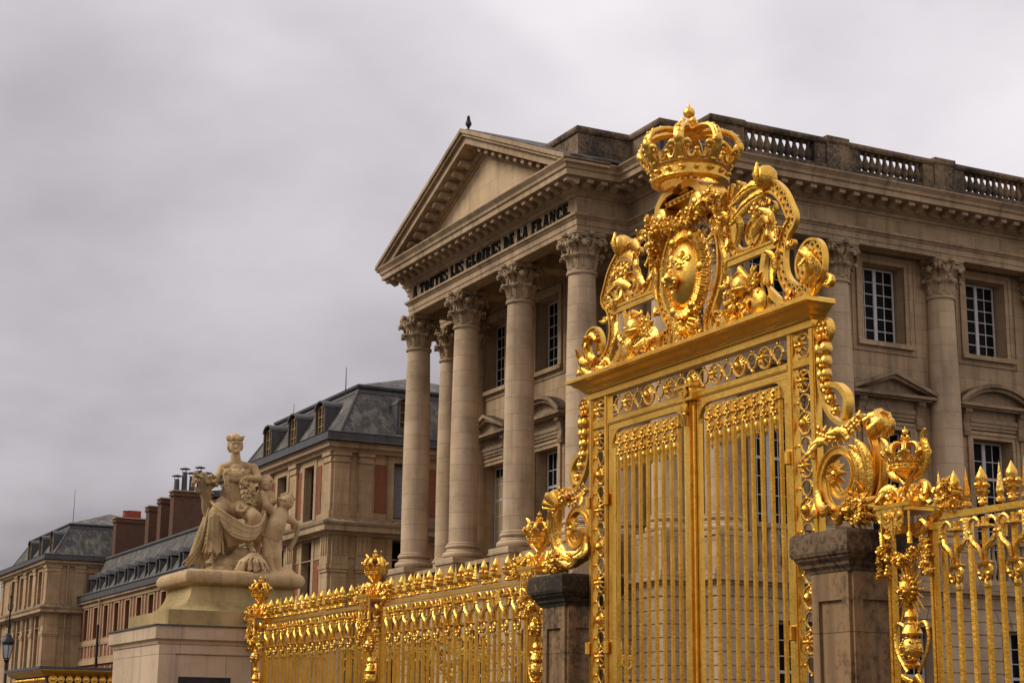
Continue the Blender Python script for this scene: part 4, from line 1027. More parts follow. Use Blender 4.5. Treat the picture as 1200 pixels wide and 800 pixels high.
# woman: one continuous body
b = MB()
b.sphere(Z(348,250,.04),(.205,.155,.235),2); b.sphere(Z(325,320,.05),(.165,.135,.2),2); b.sphere(Z(318,400,.05),(.25,.21,.2),2)
chain(b,[Z(282,232,.06),Z(345,214,.05),Z(425,230,.04)],[.095,.10,.10])
for x in (308,378): b.sphere(Z(x,256,-.10),.088,2)
chain(b,[Z(344,215,.05),Z(341,160,.02)],[.115,.10]); b.sphere(Z(346,208,.05),(.19,.11,.075),2)
b.sphere(Z(341,130,.0),(.138,.155,.182),2); b.sphere(Z(345,153,-.075),(.086,.065,.075),2); b.sphere(Z(347,138,-.158),(.022,.036,.046),1)
chain(b,[Z(322,118,-.115),Z(335,114,-.150),Z(347,117,-.158),Z(358,114,-.150),Z(370,118,-.115)],[.016,.018,.016,.018,.016]); b.sphere(Z(347,163,-.135),(.032,.022,.014),1); b.sphere(Z(348,155,-.145),(.040,.022,.016),1); b.sphere(Z(347,162,-.07),(.034,.03,.03),1)
for x in (329,364): b.sphere(Z(x,122,-.135),(.036,.02,.016),1)
chain(b,[Z(282,238,.05),Z(252,302,-.02),Z(222,338,-.14)],[.095,.075,.052]); b.sphere(Z(216,345,-.16),(.05,.04,.05),1)
chain(b,[Z(425,232,.04),Z(446,282,-.08),Z(386,290,-.30)],[.10,.082,.056]); b.sphere(Z(376,296,-.31),(.055,.035,.05),2)
for k, (dx,dz) in enumerate(((-26,12),(-16,26),(-5,30),(6,28))): chain(b,[Z(376+k*4-8,300,-.33),Z(376+dx*.5+k*3,306+dz*.4,-.36),Z(372+dx*.6+k*5,310+dz,-.33)],[.021,.019,.014])
chain(b,[Z(388,292,-.30),Z(396,312,-.34)],[.022,.016])
chain(b,[Z(290,402,-.02),Z(252,462,-.44),Z(246,640,-.34)],[.15,.115,.062]); chain(b,[Z(246,650,-.33),Z(232,676,-.46),Z(224,684,-.54)],[.06,.05,.035])
for k in range(5): chain(b,[Z(232+k*5-10,682,-.5),Z(226+k*6-12,687,-.585+abs(k-3)*.012)],[.020,.016])
chain(b,[Z(360,405,-.02),Z(428,478,-.44),Z(398,590,-.26)],[.15,.11,.060]); chain(b,[Z(400,598,-.26),Z(416,614,-.40),Z(424,622,-.47)],[.058,.048,.034])
for k in range(5): chain(b,[Z(414+k*5-8,620,-.44),Z(420+k*5-8,627,-.52+k*.01)],[.019,.015])
fused(b,'woman_figure',.0125,3)
# hair with a leaf crown
h = MB(); h.sphere(Z(338,109,.045),(.165,.17,.17),2); h.sphere(Z(338,92,.03),(.135,.14,.12),2); h.sphere(Z(314,128,.05),(.06,.10,.11),2); h.sphere(Z(366,128,.06),(.055,.09,.10),2); h.sphere(Z(322,140,.10),(.075,.08,.085),2)
rnd = random.Random(3)
for k in range(26):
    a = 2*PI*k/26; p = Z(340+37*math.cos(a)*1.0, 98+rnd.uniform(-7,5)-6*math.cos(a*2), .02+.165*math.sin(a)); h.sphere(p,(.028,.028,.03+.02*rnd.random()),1)
    h.leaf([p,p+Vector((.02*math.cos(a),.03*math.sin(a),.025)),p+Vector((.035*math.cos(a),.05*math.sin(a),.055))],.06,(math.cos(a),math.sin(a),0),1,.3,.3)
for x in (312,317,366,371):
    for q in range(4): h.sphere(Z(x+rnd.uniform(-3,3),112+q*9,.01+rnd.uniform(-.02,.03)),.026,1)
fused(h,'hair',.012,1)
# robe: volumes and folds fused in one mesh
d = MB()
chain(d,[Z(290,405,.0),Z(252,462,-.42)],[.19,.145]); chain(d,[Z(252,462,-.42),Z(244,610,-.32)],[.15,.13])
chain(d,[Z(355,410,.0),Z(428,470,-.42)],[.19,.15]); chain(d,[Z(428,475,-.42),Z(425,540,-.34)],[.145,.10])
d.sphere(Z(320,350,.01),(.215,.20,.26),2); chain(d,[Z(215,470,.02),Z(185,560,.04),Z(150,660,.06)],[.09,.10,.10]); chain(d,[Z(235,500,.05),Z(220,600,.05)],[.17,.22]); d.sphere(Z(340,420,.08),(.34,.28,.24),2); d.sphere(Z(300,570,.14),(.30,.25,.42),2); d.sphere(Z(346,262,.0),(.205,.185,.15),2); d.sphere(Z(235,630,.14),(.30,.25,.38),2)
chain(d,[Z(300,270,-.08),Z(335,300,-.12),Z(375,275,-.09)],[.03,.035,.03]); chain(d,[Z(284,240,-.02),Z(330,285,-.13)],[.028,.024]); chain(d,[Z(352,292,-.13),Z(392,250,-.10)],[.022,.028])
for k in range(5): chain(d,catmull([Z(286+k*10,262+k*6,-.08),Z(296+k*14,310+k*4,-.150),Z(300+k*16,355+k*5,-.165),Z(318+k*20,400+k*4,-.12)],4),[.026+.008*(k%2)]*13)
d.sphere(Z(344,262,-.03),(.20,.165,.125),2)
for k in range(5): chain(d,catmull([Z(284+k*3,236+k*11,-.03),Z(312+k*2,258+k*9,-.185),Z(346,266+k*9,-.185),Z(384,250+k*10,-.165),Z(408,236+k*12,-.06)],4),[.017+.006*(k%2)]*17)
for k in range(6):   # swag across the lap
    o = k*15
    chain(d,catmull([Z(232+k*6,398+o*.4,-.20-.02*k),Z(262+k*4,436+o*.9,-.56),Z(335,486+o*1.05,-.60),Z(412,522+o*.75,-.60),Z(462-k*4,492+o*.8,-.50),Z(478-k*3,425+o,-.28)],4),[.030-.006*(k%2)]*21)
for k in range(8):   # folds falling over the near shin
    dx = (k-3.5)/3.5; f0 = -.42-.15*math.sqrt(max(0,1-dx*dx*.8)); f1 = -.34-.16*math.sqrt(max(0,1-dx*dx*.7))
    chain(d,catmull([Z(250+dx*26,462+abs(dx)*22,f0),Z(248+dx*31,530,f0+.02),Z(246+dx*38,592,f1),Z(242+dx*46,636+(k%3)*5,f1-.02)],4),[.017+.010*(k%2)]*13)
for k in range(9):   # sweep between the legs
    chain(d,catmull([Z(270+k*9,480+k*5,-.50+.01*k),Z(300+k*8,560+k*2,-.40),Z(312+k*11,606-k*4,-.28)],4),[.024+.008*(k%2)]*9)
for k in range(8):  # train spreading down on the left
    chain(d,catmull([Z(224-k*2,425+k*8,-.20+.02*k),Z(206-k*1,520+k*5,-.28+.015*k),Z(172+k*2+(k%2)*6,612+k*4,-.32+.015*k),Z(108+k*14,688+(k%3)*8,-.34+.01*k)],4),[.020+.013*(k%2)]*13)
for k in range(7): chain(d,catmull([Z(470,380+k*6,-.05-.03*k),Z(485-k*4,450,-.20-.02*k),Z(470-k*5,520,-.28),Z(455-k*8,572,-.2)],4),[.028+.008*(k%2)]*13)
fused(d,'robe',.0135,3,(.008,.04))
# horn of plenty
c = MB(); chain(c,catmull([Z(222,480,-.02),Z(204,430,-.06),Z(208,380,-.10),Z(206,330,-.12),Z(202,300,-.12)],4),[.05+.075*(i/16) for i in range(17)])
for k in range(9):
    a = 2*PI*k/9; chain(c,[Z(222,470,-.02)+Vector((.05*math.cos(a),.05*math.sin(a),0)),Z(207,370,-.10)+Vector((.105*math.cos(a),.105*math.sin(a),0)),Z(202,305,-.12)+Vector((.13*math.cos(a),.13*math.sin(a),0))],[.018]*3)
rnd = random.Random(11)
for k in range(46): c.sphere(Z(200+rnd.uniform(-52,48),290+rnd.uniform(-22,26),-.12+rnd.uniform(-.16,.16)),rnd.uniform(.032,.062),1)
for x,y in ((150,325),(165,340),(180,352),(252,300),(258,320)): c.sphere(Z(x,y,-.15),.05,1)
for k in range(12):
    a = rnd.uniform(0,2*PI); p = Z(200,290,-.12)
    c.leaf([p,p+Vector((.14*math.cos(a),.1*math.sin(a),.05)),p+Vector((.26*math.cos(a),.16*math.sin(a),rnd.uniform(-.06,.08)))],.12,(0,-1,.3),3,.4,.2)
fused(c,'horn_of_plenty',.014,1)
# fruit held under the hand
c = MB()
for k in range(90):
    a = rnd.uniform(0,2*PI); q = rnd.random()**.5; u = q*math.sin(a); c.sphere(Z(404+(30+16*u)*q*math.cos(a)+10*u,360+70*u,-.30-.10*(1-q*q)+rnd.uniform(-.03,.03)),rnd.uniform(.018,.034),1)
c.sphere(Z(406,362,-.24),(.13,.11,.29),2)
chain(c,catmull([Z(360,415,-.35),Z(352,440,-.4),Z(375,445,-.42),Z(395,425,-.40)],4),[.04]*13)
fused(c,'fruit_bunch',.013,1)
def putto(name, head, sh, hip, arms, legs, s=1.0, face=(0,-1)):
    p = MB(); hr = .125*s
    hd = Z(*head); fx, fy = face
    p.sphere(hd,(hr,hr*1.05,hr*1.15),2); F = Vector((fx,fy,0)).normalized()
    p.sphere(hd+F*hr*.95+Vector((0,0,-.01)),.022*s,1); p.sphere(hd+F*hr*.7+Vector((0,0,-hr*.55)),(.05*s,.05*s,.045*s),1)
    sd = Vector((-F.y,F.x,0))
    for q in (-1,1): p.sphere(hd+F*hr*.62+sd*q*.05*s+Vector((0,0,-.03*s)),.042*s,1)
    r2 = random.Random(5)
    for k in range(34):
        a = r2.uniform(0,2*PI); e = r2.uniform(.1,1.4); v = Vector((math.cos(a)*math.cos(e),math.sin(a)*math.cos(e),math.sin(e)))
        if v.dot(F) < .62: p.sphere(hd+v*hr*1.05,.034*s,1)
    S0, H0 = Z(*sh), Z(*hip)
    chain(p,[S0,(S0+H0)/2+Vector((0,-.05*s,0)),H0],[.145*s,.165*s,.165*s]); chain(p,[hd+Vector((0,0,-.08*s)),S0+Vector((0,0,.05))],[.07*s,.085*s])
    for L in arms: chain(p,[Z(*q) for q in L],[.080*s,.070*s,.055*s,.045*s][:len(L)])
    for L in legs: chain(p,[Z(*q) for q in L],[.112*s,.088*s,.062*s,.05*s,.04*s][:len(L)])
    return fused(p,name,.0125,3)
putto('child_figure',(572,388,-.20),(540,452,-.18),(505,555,-.20),
      [[(515,448,-.24),(482,410,-.34),(468,372,-.30),(462,352,-.28)],[(556,456,-.10),(590,466,-.02),(612,478,.03),(604,500,.08)]],
      [[(490,575,-.24),(486,640,-.28),(500,690,-.24),(512,716,-.22),(520,722,-.32)],[(522,575,-.16),(526,645,-.24),(534,700,-.18),(536,716,-.18),(546,724,-.28)]],1.28,(.7,-.75))
putto('child_figure',(478,302,.10),(474,350,.18),(462,430,.22),[[(500,352,.12),(512,384,-.02),(488,398,-.16)]],[[(450,470,.22),(440,560,.24),(430,640,.24)]],1.3,(.1,-1))
dr = MB()
for k in range(8): chain(dr,catmull([Z(472+k*10,548+k*3,-.34+.03*abs(k-3)),Z(474+k*10,580,-.36+.03*abs(k-3)),Z(470+k*11,604+(k%2)*8,-.33+.03*abs(k-3))],3),[.032]*7)
chain(dr,[Z(466,548,-.3),Z(510,536,-.33),Z(552,560,-.2)],[.03,.036,.03])
chain(dr,catmull([Z(604,470,.06),Z(625,490,.12),Z(618,540,.14),Z(590,600,.12)],4),[.05]*13)
fused(dr,'child_cloth',.014,1)
# wheat sheaf and rocky ground
c = MB(); c.sphere(Z(415,698,-.60),(.30,.17,.13),2)
for k in range(34):
    a = rnd.uniform(-1.25,1.25); x = 415+ 82*math.sin(a); t = rnd.uniform(0,1)
    chain(c,[Z(425+18*math.sin(a),640+10*t,-.66-.1*math.cos(a)),Z(415+62*math.sin(a),676+8*t,-.74-.13*math.cos(a)*t),Z(x,716+rnd.uniform(-6,12),-.68-.17*math.cos(a))],[.014,.017,.021])
fused(c,'wheat_sheaf',.0125,0)
c = MB()
for (x,z,y,rx,ry,rz) in ((330,738,.05,.98,.78,.12),(320,690,.05,.62,.5,.26),(370,665,.1,.3,.35,.26),(500,735,-.1,.42,.5,.12),(160,735,0,.4,.5,.13),(560,720,.1,.28,.35,.16),(380,640,-.12,.28,.25,.18),(270,720,-.3,.36,.3,.12)):
    c.sphere(Z(x,z,y),(rx,ry,rz),2)
fused(c,'rocky_ground',.022,4,(.07,.16))
# ================================================================== GILDED GATE
GX, GY = -16.79, 10.96
_br = random.Random(77)
def blob(mb, c, r):
    """small cast blossom: a lobed knob with petals"""
    k = _br.random()
    if k < .35:
        mb.sphere(c, (r*_br.uniform(.8,1.1), r*.8, r*_br.uniform(.8,1.1)), 1)
    else:
        n = _br.choice((4,5)); a0 = _br.uniform(0,6); tx, tz = _br.uniform(-.5,.5), _br.uniform(-.5,.5)
        for i in range(n):
            a = a0+2*PI*i/n; d = Vector((math.cos(a),0,math.sin(a))); d.y = -(tx*d.x+tz*d.z)
            p = Vector(c); mb.tube([p+d*r*.2+Vector((0,-r*.35,0)),p+d*r*.75+Vector((0,-r*.55,0)),p+d*r*1.35],[r*.32,r*.46,r*.16],5,.6)
        mb.sphere((c[0],c[1]-r*.4,c[2]), r*.38, 1)
gate = thing('gilded_gate', 'tall gilded iron double gate with overthrow crest, royal shield and large crown', 'gate', (GX,GY,0))
V3 = lambda p, y=0.0: (p[0], y, p[1])
# px curves of the photograph were measured on the plane of the gate and are kept here as metres (s, z)
def rail(mb, x0, x1, z0, z1, y0=-.04, y1=.04): mb.box(x0,x1,y0,y1,z0,z1)
def crown_mesh_parts(rad, h, fl, n=8, bul=1.0):
    """royal crown: circlet, fleurs, arches; returns (circlet+arches MB, fleur MB placed list, finial MB)"""
    c = MB(); r = rad
    c.lathe([(r*.80,0),(r*1.0,.0),(r*1.06,.03*h),(r*1.06,.07*h),(r*1.0,.09*h),(r*1.01,.24*h),(r*1.07,.26*h),(r*1.09,.30*h),(r*1.03,.33*h),(r*.85,.33*h),(r*.80,0)],n=32,cap=False)
    for k in range(n*2):
        a = 2*PI*k/(n*2); d = Vector((math.cos(a),math.sin(a),0)); p = d*r*1.03+Vector((0,0,.165*h))
        if k%2: c.sphere(p,(r*.085,r*.085,.06*h),1)
        else: c.sphere(p,(r*.12,r*.12,.055*h),1)
    for k in range(n):
        a = 2*PI*(k+.5)/n; d = Vector((math.cos(a),math.sin(a),0)); t = Vector((-d.y,d.x,0))
        for sg in (-1,1): c.tube([tuple(d*(r*1.05)+t*sg*r*q+Vector((0,0,z*h))) for q,z in ((.02,.46),(.10,.36),(.20,.36),(.27,.46),(.25,.53))],r*.055,6)
        c.sphere(d*r*1.07+Vector((0,0,.50*h)),r*.085,1)
    for k in range(n):
        a = 2*PI*k/n; d = Vector((math.cos(a),math.sin(a),0))
        pts = catmull([d*r*x+Vector((0,0,z*h)) for x,z in ((1.04,.30),(1.04+.24*bul,.50),(1.04+.31*bul,.72),(.98+.22*bul,.94),(.72,1.08),(.08,1.06))],4)
        t = Vector((-d.y,d.x,0))
        for sg in (-1,0,1): c.tube([p+t*sg*r*.085 for p in pts],r*(.06 if sg else .085),6)
        for p in pts[3:-3:2]: c.sphere(p+d*r*.05+Vector((0,0,r*.04)),r*.058,1)
    c.lathe([(r*.30,.98*h),(r*.34,1.05*h),(r*.22,1.10*h),(r*.10,1.11*h)],n=14)
    return c
def fleur(mb, Mx, s, balls=True):
    """fleur-de-lis in local x-z, height about s"""
    o = MB()
    o.lathe([(.001,1.0),(.09,.95),(.19,.82),(.21,.70),(.16,.54),(.10,.38),(.13,.31),(.13,.25),(.09,.22),(.10,.1),(.14,.0)],n=12)
    for sg in (-1,1):
        o.tube(catmull([(sg*.05,0,.28),(sg*.14,0,.48),(sg*.27,0,.60),(sg*.37,0,.52),(sg*.35,0,.40),(sg*.27,0,.40)],4),[.065+.05*math.sin(PI*min(1,i/14)) for i in range(21)],8,.9)
        o.sphere((sg*.31,0,.42),.11,1)
        o.tube(catmull([(sg*.04,0,.24),(sg*.12,0,.12),(sg*.18,0,.06)],3),[.045]*4+[.03]*3,6)
    o.box(-.20,.20,-.09,.09,.25,.31)
    mb.join(o, Mx @ Matrix.Scale(s,4))
def make_crown(parent, loc, rad, h, fs, orb=True, name='crown', bul=1.0):
    c = crown_mesh_parts(rad,h,fs,8,bul); o = c.build(name,M['gold'],parent,50,loc)
    f = MB(); fleur(f, Matrix.Identity(4), fs); me = f.mesh('fleur_de_lis',M['gold'],60)
    for k in range(8):
        a = 2*PI*k/8; d = obj('fleur_de_lis',me,o,(rad*1.10*math.cos(a),rad*1.10*math.sin(a),.33*h)); d.rotation_euler = (R(27),0,a+PI/2)
    f = MB()
    for k in range(4):
        fleur(f, Matrix.Rotation(PI/2*k,4,'Z')@Matrix.Translation((0,-.06*rad,0))@Matrix.Rotation(R(24),4,'X'), fs*.62)
    f.sphere((0,0,fs*.80),fs*.23,2); f.lathe([(fs*.25,0),(fs*.18,.05*fs),(fs*.08,.2*fs)],n=10); f.lathe([(fs*.05,fs*1.0),(.004,fs*1.2)],n=6)
    f.build('orb',M['gold'],o,60,(0,0,1.09*h))
    return o
def rosette(r, kind=0):
    m = MB()
    m.lathe([(r*.84,-.013),(r,-.013),(r,.013),(r*.84,.013),(r*.84,-.013)],n=24,axis='y',cap=False)
    if kind == 1: return m          # plain ring
    if kind == 0:
        for k in range(8):
            a = PI/4*k; m.tube([(r*.18*math.cos(a),-.02,r*.18*math.sin(a)),(r*.5*math.cos(a),-.05,r*.5*math.sin(a)),(r*.8*math.cos(a),-.015,r*.8*math.sin(a))],[r*.10,r*.16,r*.06],6)
        m.sphere((0,-.035,0),(r*.24,.035,r*.24),1)
    else:                           # sun mask
        m.sphere((0,-.03,-r*.05),(r*.40,.05,r*.46),2); m.sphere((0,-.08,-r*.08),(r*.08,.02,r*.13),1)
        for k in range(14):
            a = 2*PI*k/14; m.tube([(r*.38*math.cos(a),-.015,r*.38*math.sin(a)),(r*.8*math.cos(a),0,r*.8*math.sin(a))],[r*.10,r*.04],5)
    return m
me_ros = [rosette(.130,k).mesh('rosette',M['gold'],50) for k in (0,2)]
me_ros_s = rosette(.145,0).mesh('rosette',M['gold'],50)
rg = rosette(.094,1)
for sg in (-1,1): rg.sphere((0,0,sg*.112),.027,1); rg.sphere((sg*.108,0,0),.026,1)
me_ring = rg.mesh('ring',M['gold'],50)

# --- frame: two pierced pilasters, frieze box, transom
fr = MB()
for sg in (-1,1):
    for a,b in ((1.955,2.045),(2.345,2.44)):
        q = sorted((sg*a,sg*b)); rail(fr,q[0],q[1],.05,5.98)
        q = sorted((sg*(a+.02),sg*(b-.02))); fr.box(q[0],q[1],-.052,-.0401,.05,5.97)
    for z0,z1 in ((5.985,6.055),(5.585,5.665),(.05,.2),(2.0,2.07)):
        q = sorted((sg*2.0455,sg*2.3445)); rail(fr,q[0],q[1],z0,min(z1,5.979) if z1>5.9 and z0<5.9 else z1,-.036,.036)
rail(fr,-2.44,2.44,5.981,6.06,-.065,.065); fr.box(-1.954,1.954,-.04,.04,5.585,5.665); fr.box(-1.954,1.954,-.052,-.0401,5.60,5.65)
fr.build('frame',M['gold_plain'],gate)
cn = MB()
cn.sweep([(-2.44,.10),(-2.44,-.08),(2.44,-.08),(2.44,.10),(-2.44,.10)][:4]+[], [(-.2,6.061),(.01,6.061),(.03,6.09),(.05,6.10),(.07,6.13),(.13,6.165),(.15,6.19),(.17,6.195),(.21,6.205),(.21,6.245),(.19,6.262),(-.2,6.262)])
cn.box(-2.25,2.25,-.1,.12,6.07,6.26)
cn.build('cornice',M['gold_plain'],gate)
# tracery of the frieze and pilasters: rosettes and rings, each its own part
n = 15
for k in range(n):
    s = -1.86+3.72*(k+.5)/n
    if k%2: obj('rosette',me_ros[(k//2)%2],gate,(s,0,5.823))
    else: obj('ring',me_ring,gate,(s,0,5.823))
for sg in (-1,1):
    obj('rosette',me_ros_s,gate,(sg*2.195,0,5.823))
    z = 5.43; k = 0
    while z > 2.2:
        if k%2: obj('ring',me_ring,gate,(sg*2.195,0,z))
        else: obj('rosette',me_ros[(k//2)%2],gate,(sg*2.195,0,z))
        z -= .232; k += 1
tb = MB()
for sg in (-1,1):
    tb.cbox((sg*2.195,.03,3.95),(.30,.02,3.3))
tb = MB()
# --- leaves
def leaf_bar():
    b = MB(); b.cbox((0,0,2.75),(.038,.038,5.42)); b.lathe([(.03,5.3),(.045,5.31),(.045,5.34),(.03,5.35)],n=8); return b.mesh('bar',M['gold_bar'])
me_lbar = leaf_bar()
pn = MB()   # lyre pendant between two bars
for z in (5.36,5.22):
    pn.tube(catmull([(0,-.01,z+.06),(.045,-.02,z+.04),(.05,-.02,z-.03),(.015,-.02,z-.055),(0,-.02,z-.09)],3),.015,5); pn.tube(catmull([(0,-.01,z+.06),(-.045,-.02,z+.04),(-.05,-.02,z-.03),(-.015,-.02,z-.055),(0,-.02,z-.09)],3),.015,5)
    pn.sphere((0,-.03,z-.01),(.026,.03,.034),1)
    for sg in (-1,1): pn.sphere((sg*.045,-.03,z-.055),.021,1)
pn.lathe([(.012,5.14),(.03,5.12),(.034,5.07),(.016,5.03),(.022,5.0),(.012,4.965),(.003,4.94)],n=8)
pn.box(-.085,.085,-.014,.014,5.43,5.455); pn.tube([(0,0,5.45),(0,0,5.1)],.01,5)
me_pn = pn.mesh('pendant',M['gold'],50)
for sg in (-1,1):
    d = MB()
    for a,b in ((.125,.16),(1.865,1.945)):
        q = sorted((sg*a,sg*b)); d.box(q[0],q[1],-.03,.03,.15,5.5)
    q = sorted((sg*.125,sg*1.945)); d.box(q[0],q[1],-.032,.032,5.501,5.575)
    q = sorted((sg*.1605,sg*1.8645)); d.box(q[0],q[1],-.03,.03,.15,.3); d.box(q[0],q[1],-.03,.03,1.9,2.0)
    for (c,e) in ((1.8645,-1),(.1605,1)):   # rounded spandrel corners
        p = [(sg*c,5.4995)]+[(sg*(c+e*.22*(1-math.cos(t))), 5.4995-.22*(1-math.sin(t))) for t in [PI/2*i/6 for i in range(7)]]
        d.poly(p,-.028,.028)
    o = d.build('gate_leaf',M['gold_plain'],gate)
    for k in range(9):
        s = sg*(.2+1.665*(k+.62)/9.24); obj('bar',me_lbar,o,(s,0,0))
        if k < 8: obj('pendant',me_pn,o,(sg*(.2+1.665*(k+1.12)/9.24),0,0))
ms = MB(); ms.box(-.115,.115,-.05,.05,.1,5.56); ms.box(-.05,.05,-.085,-.0501,.1,5.56); ms.tube([(-.095,-.05,.1),(-.095,-.05,5.5)],.018,6); ms.tube([(.095,-.05,.1),(.095,-.05,5.5)],.018,6)
ms.box(-.17,.17,-.13,.06,5.561,5.60); ms.box(-.145,.145,-.11,.05,5.601,5.72); ms.box(-.18,.18,-.14,.06,5.721,5.76)
ms.tube(spiral(.0,5.64,.075,.02,90,-360,18) and [V3(p,-.13) for p in spiral(0,5.655,.07,.02,90,-420,20)],.018,5)
ms.sphere((0,-.12,5.47),(.07,.06,.1),1); ms.leaf([(0,-.11,5.52),(0,-.15,5.4),(0,-.12,5.26)],.14,(0,-1,0),3,.4,.15)
ms.build('meeting_stile',M['gold_plain'],gate,30)
hg = MB()
for sg in (-1,1):
    for z in (2.6,3.55,4.65): hg.lathe([(.03,z-.07),(.04,z-.06),(.04,z+.06),(.03,z+.07)],(sg*2.06,-.085,0),8)
hg.mesh
for sg in (-1,1):
    for z in (2.75,4.62):
        h_ = MB().lathe([(.02,-.08),(.036,-.07),(.036,.07),(.02,.08)],n=8); h_.build('hinge',M['gold_plain'],gate,40,(sg*1.952,-.07,z)); h_ = MB().lathe([(.02,-.08),(.036,-.07),(.036,.07),(.02,.08)],n=8); h_.build('hinge',M['gold_plain'],gate,40,(sg*2.40,-.085,z))

# --- crest (right half measured, left half mirrored)
def pierced_band(pts, w, y0=-.018, y1=.018, bead=.05, step=.105):
    b = MB(); P = catmull(pts,4); m = len(P)
    off = []
    for sg in (-1,1):
        q = []
        for i in range(m):
            t = Vector(P[min(i+1,m-1)])-Vector(P[max(i-1,0)]); t.normalize(); q.append((P[i][0]-t.y*sg*w/2, P[i][1]+t.x*sg*w/2))
        b.ribbon(q,.030,y0-.014,y1+.014)
    for p in resample(P,step): b.lathe([(bead*.62,-.012),(bead*1.05,-.016),(bead*1.05,.014),(bead*.62,.014),(bead*.62,-.012)],(p[0],0,p[1]),10,'y',cap=False)
    return b
def acan(mb, pts, w, y=-.05, lob=4, out=-.10, bul=.5):
    """acanthus leaf following an s-z curve, front facing the visitor, tip curling out"""
    P = catmull(pts,4); m = len(P)
    mb.leaf([(p[0], y+out*(i/(m-1))**2, p[1]) for i,p in enumerate(P)], w, (0,-1,0), lob, bul, .12, .2)
C_outer = [(1.52,7.80),(1.70,7.78),(1.90,7.62),(2.02,7.42),(2.08,7.28),(1.96,7.17),(1.885,7.02),(1.86,6.84),(1.90,6.66),(2.02,6.51),(2.20,6.43),(2.38,6.43),(2.52,6.52),(2.56,6.64),(2.56,6.77),(2.49,6.87),(2.36,6.90),(2.25,6.83),(2.20,6.72),(2.24,6.60)]
C_in = [(.93,7.99),(.87,7.80),(.86,7.58),(.88,7.36),(.97,7.20),(1.14,7.12),(1.32,7.12),(1.47,7.20),(1.53,7.33),(1.47,7.44),(1.34,7.44),(1.25,7.35),(1.27,7.25),(1.36,7.23)]
half_scroll = pierced_band(C_outer,.135)
half_scroll.join(pierced_band(C_in,.10,-.018,.018,.036,.08))
# plain rails and lower leg
rl2 = MB()
rl2.box(.80,1.78,-.03,.03,7.03,7.10); rl2.box(.79,1.79,-.045,.045,7.101,7.13)
rl2.ribbon(catmull([(1.55,7.02),(1.50,6.85),(1.52,6.66),(1.66,6.52),(1.78,6.40),(1.74,6.30),(1.64,6.32),(1.62,6.40)],5),[.09]*20+[.06]*16,-.03,.03)
rl2.ribbon(spiral(1.42,6.50,.20,.03,60,-560,40),.04,-.03,.03)
half_scroll.join(rl2)
fol = MB(); rnd = random.Random(21)
acan(fol,[(1.60,7.72),(1.42,7.70),(1.22,7.62),(1.05,7.48)],.22,-.05,5); acan(fol,[(1.62,7.78),(1.40,7.86),(1.20,7.82),(1.02,7.70)],.18,-.03,5)
acan(fol,[(1.36,7.28),(1.50,7.36),(1.66,7.40),(1.78,7.30)],.15,-.05,4); acan(fol,[(1.80,7.08),(1.72,7.22),(1.76,7.40),(1.64,7.50)],.16,-.05,4)
acan(fol,[(1.02,7.24),(1.12,7.36),(1.16,7.52),(1.10,7.66)],.15,-.06,4); fol2 = MB()
acan(fol2,[(2.28,6.50),(2.42,6.58),(2.46,6.72),(2.36,6.82)],.20,-.06,4); acan(fol2,[(2.34,6.50),(2.52,6.50),(2.62,6.58),(2.60,6.70)],.14,-.06,4)
acan(fol2,[(2.24,6.76),(2.34,6.84),(2.42,6.76),(2.36,6.66)],.13,-.07,3)
for (x,z) in ((1.44,7.50),(1.50,7.56),(1.56,7.50),(1.62,7.56),(1.68,7.44),(1.40,7.58),(1.86,7.24),(1.84,7.16)): blob(fol,(x,-.06,z),rnd.uniform(.03,.05))
for i in range(22): blob(fol,(1.55+rnd.uniform(-.2,.25),-.05+rnd.uniform(-.03,.03),7.50+rnd.uniform(-.16,.12)),rnd.uniform(.016,.034))
curls = []
def curl(cx, cz, r, a0, turn, w=.03, y=0.0, leafw=.0):
    cur = MB(); curls.append(cur)
    P = spiral(cx,cz,r,r*.16,a0,a0+turn,30); cur.ribbon(P,[w*(1-.5*i/30) for i in range(31)],y-.03,y+.03); cur.sphere((cx,y-.02,cz),r*.26,1)
    if leafw:
        q = P[:12]; acan(cur,[q[0],q[4],q[8],q[11]],leafw,y-.03,4,-.07)
curl(1.68,7.50,.13,200,-480,.032,0,.10); curl(1.70,7.24,.10,90,450,.03,0,.09); curl(.76,7.62,.10,-60,430,.03,-.02,.10); curl(.80,7.28,.09,120,-430,.028,-.02,.09)
curl(2.02,6.38,.09,180,-430,.028,0,.10); curl(2.68,6.42,.08,90,-430,.026,0,.09); curl(.74,6.86,.09,40,-430,.028,0,.09); curl(.90,6.42,.11,120,-470,.03,0,.10)
curl(1.20,7.72,.09,-20,420,.026,0,.09); curl(2.06,7.02,.07,160,400,.022,0,.07); curl(1.10,7.94,.08,-100,420,.026,0,.08)
for pts in ([(.74,6.98),(.78,7.14),(.74,7.34),(.80,7.5)],[(.78,7.56),(.74,7.72),(.80,7.86),(.92,7.92)],[(1.62,6.62),(1.74,6.76),(1.76,6.92),(1.68,7.0)],[(2.10,6.32),(2.28,6.30),(2.44,6.34),(2.56,6.44)],[(1.86,6.98),(1.76,6.90),(1.72,6.74),(1.78,6.60)]): curls.append(MB()); acan(curls[-1],pts,.12,-.04,5,-.06)
bud = MB(); bud.lathe([(.03,-.05),(.09,.0),(.125,.09),(.12,.17),(.085,.22),(.06,.235),(.05,.2)],(0,0,0),32,lob=6,amp=.12); bud.leaf([(0,-.1,.0),(0,-.16,.12),(0,-.12,.27)],.12,(0,-1,0),3,.5,.2); bud.leaf([(-.1,0,.0),(-.16,0,.12),(-.12,0,.27)],.12,(-1,0,0),3,.5,.2)
